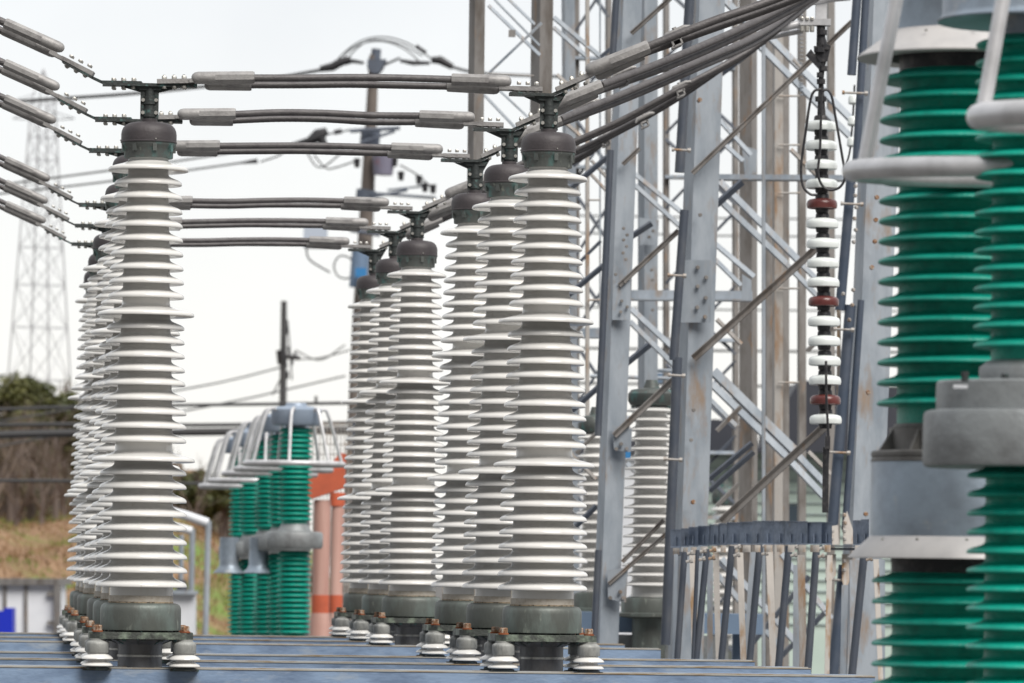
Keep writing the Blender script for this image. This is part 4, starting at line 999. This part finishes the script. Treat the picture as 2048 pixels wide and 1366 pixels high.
m = MB(); m.tube([P(330,1020,dw), P(372,1031,dw), P(416,1046,dw)], 9*k, 12); m.tube([P(330,1048,dw+1), P(384,1062,dw+1)], 8*k, 12); m.split('top_pipe', whitem, wf)
m = MB(); m.tube([P(417,1042,dw), P(410,1300,dw), P(406,1640,dw)], 6*k, 12); m.split('pipe_post', galv, wf)
m = MB(); m.tube([P(385,1058,dw+1), P(380,1300,dw+1), P(376,1640,dw+1)], 6*k, 12); m.tube([P(363,1070,dw+2), P(360,1300,dw+2), P(357,1630,dw+2)], 5*k, 12); m.split('pipe_post', galv, wf)
kc = thing('grey_cabinet', 'pale grey cabinet with dark lid knob under the white pipe frame', 'cabinet', P(365,1400,58)); k = 58/F
m = MB(); m.prism([P(340,1186,58), P(389,1188,58), P(388,1420,58), P(340,1420,58)], (0,.35,0)); m.done('cabinet_body', whitem, kc)
m = MB(); m.prism([P(336,1180,57.9), P(391,1182,57.9), P(391,1189,57.9), P(336,1188,57.9)], (0,.45,0)); m.done('cabinet_lid', galv, kc)
m = MB(); m.tube([P(364,1182,58), P(364,1160,58)], [12*k, 7*k], 10); m.done('lid_knob', darkroof, kc)

# ------------------------------------------------------------------ ground, bank, trees
m = MB(); m.add([(-900,-60,0), (900,-60,0), (900,3000,0), (-900,3000,0)], [(0,1,2,3)]); tag(m.done('ground', gravel), kind='structure')
def sm(t): t = max(0, min(1, t)); return t*t*(3-2*t)
def hz(x, y):
    e = -6.5 - (y-180)*.02
    side = sm((e+3 - x)/9)
    z = 4.6*sm((y-118)/62)*side + 2.8*sm((y-185)/60)*sm((-7-x)/8)*side
    return z + side*sm((y-112)/20)*(.25*math.sin(x*.7+y*.13) + .2*math.sin(x*1.9-y*.21)) + .05 - .45*(1 - sm((y-108)/10)*sm((e+3-x)/3))
m = MB(); nx, ny = 90, 70
xs_ = [-70 + 75*i/(nx-1) for i in range(nx)]; ys_ = [105 + 175*j/(ny-1) for j in range(ny)]
m.add([(x, y, hz(x, y)) for y in ys_ for x in xs_], [(j*nx+i, j*nx+i+1, (j+1)*nx+i+1, (j+1)*nx+i) for j in range(ny-1) for i in range(nx-1)], True)
tag(m.done('hillside', hillm), kind='structure')

def branch(mb, p, dirn, L, r, depth, leaves=None):
    n = 3; pts = [p]; q = p; dv = dirn.normalized()
    for i in range(n):
        dv = (dv + Vector((random.gauss(0,.13), random.gauss(0,.13), random.gauss(.03,.08)))).normalized(); q = q + dv*L/n; pts.append(q)
    mb.tube(pts, [r*(1-.16*i) for i in range(n+1)], 5 if depth > 1 else 4, caps=False)
    if depth == 0: return
    for _ in range(3 if depth > 1 else 4):
        a = random.choice(pts[1:]); nd = (dv + Vector((random.gauss(0,.55), random.gauss(0,.55), random.gauss(.15,.35)))).normalized()
        branch(mb, a, nd, L*random.uniform(.55,.75), r*.5, depth-1)
def bare_tree(x, d, H, label, proto=None):
    X = P(x, 1000, d).x; z = max(0, hz(X, d)) - .1; loc = Vector((X, d, z))
    t = thing('bare_tree', label, 'tree', loc, 'leafless trees on the bank')
    tr_ = MB(); lm = MB()
    tr_.tube([loc, loc+Vector((.05*H*random.uniform(-.5,.5), 0, H*.28))], [.035*H/1.6, .026*H/1.6], 8)
    top = loc+Vector((0,0,H*.27))
    tr_.done('trunk', barkm, t)
    for j in range(5):
        an = random.uniform(0, 2*PI); s = random.uniform(.25,.7)
        branch(lm, top - Vector((0,0,H*.05*j)), Vector((math.cos(an)*s, math.sin(an)*s, 1)), H*.36, .018*H/1.6, 4 if H > 3 else 3)
    lm.done('limbs', twigm, t)
    return t
tl = [('leafless tree with wide forks at the far left edge', -10, 172, 7), ('leafless tree standing above the white container', 34, 178, 7.5), ('leafless tree leaning behind the gap left of the bushings', 84, 175, 7),
      ('leafless tree partly behind the left-hand bushing row', 130, 182, 7), ('bare tree just left of the farthest left-hand bushing', 112, 196, 7.5), ('leafless tree behind the left-hand bushings', 200, 190, 6), ('small bare tree to the right of the nearest left-hand bushing', 392, 186, 4.2), ('low bare tree beside the far green arresters', 440, 190, 4), ('bare tree at the back of the bank, second from the left edge', 14, 205, 8), ('bare tree at the back of the bank, near the pylon foot', 66, 208, 8)]
for lb, x, d, H in tl: bare_tree(x, d, H*.66, lb)
def evergreen(x, ytop, d, W, label):
    X = P(x, 1000, d).x; z = max(0, hz(X, d)) - .1; ztop = P(x, ytop, d).z; loc = Vector((X, d, z))
    t = thing('evergreen_tree', label, 'tree', loc, 'dark green trees on the ridge'); H = ztop-z
    mb = MB(); mb.tube([loc, loc+Vector((0,0,H*.7))], [.14,.06], 8)
    for j in range(7):
        a = random.uniform(0,2*PI); b0 = loc+Vector((0,0,H*random.uniform(.35,.6))); mb.tube([b0, b0+Vector((math.cos(a)*W*.3, math.sin(a)*W*.3, H*.2))], [.05,.02], 5)
    mb.done('trunk', barkm, t)
    mb = MB(); vs = []; fs = []
    clumps = []
    for j in range(26):
        a = random.uniform(0,2*PI); rr = math.sqrt(random.random())*W*.42; zz = random.uniform(.50,.93)
        rr *= max(.2, 1-((zz-.68)/.32)**2) ; clumps.append((loc+Vector((math.cos(a)*rr, math.sin(a)*rr, H*zz)), random.uniform(.35,.75)*W*.22))
    for c, r in clumps:
        for _ in range(170):
            u = Vector((random.gauss(0,1), random.gauss(0,1), random.gauss(0,.75))).normalized()*r*random.uniform(.6,1.05); p = c+u
            s = random.uniform(.08,.15); e = Vector((random.gauss(0,1), random.gauss(0,1), random.gauss(0,1))).normalized(); g = e.cross(u).normalized() if u.length else e
            n0 = len(vs); vs += [p-e*s, p+g*s*.5, p+e*s, p-g*s*.5]; fs.append((n0, n0+1, n0+2, n0+3))
    mb.add(vs, fs); mb.done('crown', leafm, t)
for x, yt, d, W, lb in ((-25,738,189,3.0,'dark evergreen at the left edge of the ridge'), (22,742,188,2.8,'rounded evergreen, highest on the ridge below the pylon'), (62,754,190,2.3,'olive evergreen between the two pylon legs'), (112,766,187,2.1,'yellow-green evergreen just left of the left-hand bushings'), (150,800,189,2,'evergreen mostly hidden by the left-hand bushings'), (402,945,189,1.8,'low yellow-green tree right of the nearest left-hand bushing'), (450,958,188,1.8,'low green tree behind the leftmost far arrester')):
    evergreen(x, yt, d, W*1.25, lb)
# brushwood that fills the bank behind the bare trees
mb = MB(); vs = []; fs = []
for _ in range(26000):
    px = random.uniform(-260, 380) if random.random() < .8 else random.uniform(380, 640); d = random.uniform(192, 214); X = P(px, 1000, d).x; z0 = hz(X, d)
    hh = (3.9 if px < 170 else 3.9 - (px-170)*.012) + .5*math.sin(px*.06) + random.gauss(0, .25); hh = max(.6, hh)
    p = Vector((X, d, z0 + random.random()**.8*hh)); s = random.uniform(.10,.34); e = Vector((random.gauss(0,.4), random.gauss(0,.4), 1)).normalized(); g = Vector((random.gauss(0,1), random.gauss(0,1), 0)).normalized()*random.uniform(.012,.035)
    n0 = len(vs); vs += [p-e*s-g, p-e*s+g, p+e*s+g, p+e*s-g]; fs.append((n0, n0+1, n0+2, n0+3))
mb.add(vs, fs); tag(mb.done('brushwood', brushm), 'mass of bare brown brushwood covering the upper bank', 'brushwood', kind='stuff')
# fine grass on the bank
mb = MB(); vs = []; fs = []
for _ in range(16000):
    px = random.uniform(-200, 620); d = random.uniform(125, 200); X = P(px, 1000, d).x; z0 = hz(X, d)
    if z0 < .05: continue
    s = random.uniform(.08,.25); g = Vector((random.gauss(0,1), random.gauss(0,1), 0)).normalized()*.03; tip = Vector((random.gauss(0,.06), random.gauss(0,.06), s)); p = Vector((X, d, z0))
    n0 = len(vs); vs += [p-g, p+g, p+tip]; fs.append((n0, n0+1, n0+2))
mb.add(vs, fs); tag(mb.done('bank_grass', hillm), 'dry brown and green grass on the lower bank', 'grass', kind='stuff')

# ------------------------------------------------------------------ light
EL, AZ = math.radians(49), math.radians(150)     # sun behind the camera, to the right
sd = Vector((math.sin(AZ)*math.cos(EL), math.cos(AZ)*math.cos(EL), math.sin(EL)))
sl = bpy.data.lights.new('sun', 'SUN'); sl.energy = 3.4; sl.angle = math.radians(38); sl.color = (1, .96, .9)
so = bpy.data.objects.new('sun', sl); COL.objects.link(so); so.rotation_euler = (-sd).to_track_quat('-Z', 'Y').to_euler(); so.location = (5, -5, 20)
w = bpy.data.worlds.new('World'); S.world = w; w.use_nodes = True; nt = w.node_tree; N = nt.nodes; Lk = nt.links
bg = N['Background']
sky = N.new('ShaderNodeTexSky'); sky.sky_type = 'NISHITA'; sky.sun_disc = False; sky.sun_elevation = EL; sky.sun_rotation = AZ
tc = N.new('ShaderNodeTexCoord'); nz = N.new('ShaderNodeTexNoise'); nz.inputs['Scale'].default_value = 11; nz.inputs['Detail'].default_value = 5
Lk.new(tc.outputs['Generated'], nz.inputs['Vector'])
ramp = N.new('ShaderNodeValToRGB'); ramp.color_ramp.elements[0].position = .3; ramp.color_ramp.elements[0].color = (8.0, 8.15, 8.35, 1); ramp.color_ramp.elements[1].position = .7; ramp.color_ramp.elements[1].color = (9.4, 9.5, 9.55, 1)
Lk.new(nz.outputs['Fac'], ramp.inputs[0])
sep = N.new('ShaderNodeSeparateXYZ'); Lk.new(tc.outputs['Generated'], sep.inputs[0])
mr = N.new('ShaderNodeMapRange'); mr.inputs[1].default_value = 0.0; mr.inputs[2].default_value = .12; Lk.new(sep.outputs['Z'], mr.inputs[0])
low = N.new('ShaderNodeMix'); low.data_type = 'RGBA'; low.inputs['A'].default_value = (9.9, 9.65, 9.2, 1); Lk.new(ramp.outputs[0], low.inputs['B']); Lk.new(mr.outputs[0], low.inputs['Factor'])
mx = N.new('ShaderNodeMix'); mx.data_type = 'RGBA'; mx.inputs['Factor'].default_value = .88
Lk.new(sky.outputs[0], mx.inputs['A']); Lk.new(low.outputs['Result'], mx.inputs['B'])
# added dimming of the sky behind the camera to darken shed cores; bright ahead
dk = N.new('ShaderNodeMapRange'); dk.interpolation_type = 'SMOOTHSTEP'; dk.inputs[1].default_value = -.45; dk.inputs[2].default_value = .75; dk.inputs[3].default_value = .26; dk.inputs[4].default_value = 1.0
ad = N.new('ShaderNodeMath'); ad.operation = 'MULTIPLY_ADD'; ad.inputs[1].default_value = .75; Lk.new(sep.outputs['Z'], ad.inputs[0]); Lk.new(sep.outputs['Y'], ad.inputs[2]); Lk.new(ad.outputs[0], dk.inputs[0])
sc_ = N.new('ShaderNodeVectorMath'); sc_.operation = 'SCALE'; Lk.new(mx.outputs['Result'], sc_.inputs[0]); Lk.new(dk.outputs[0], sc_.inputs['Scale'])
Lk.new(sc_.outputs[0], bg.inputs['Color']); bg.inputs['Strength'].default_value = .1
vs_ = S.view_settings; vs_.view_transform = 'Standard'; vs_.look = 'None'; vs_.exposure = 0.17; vs_.gamma = 1; vs_.use_curve_mapping = False
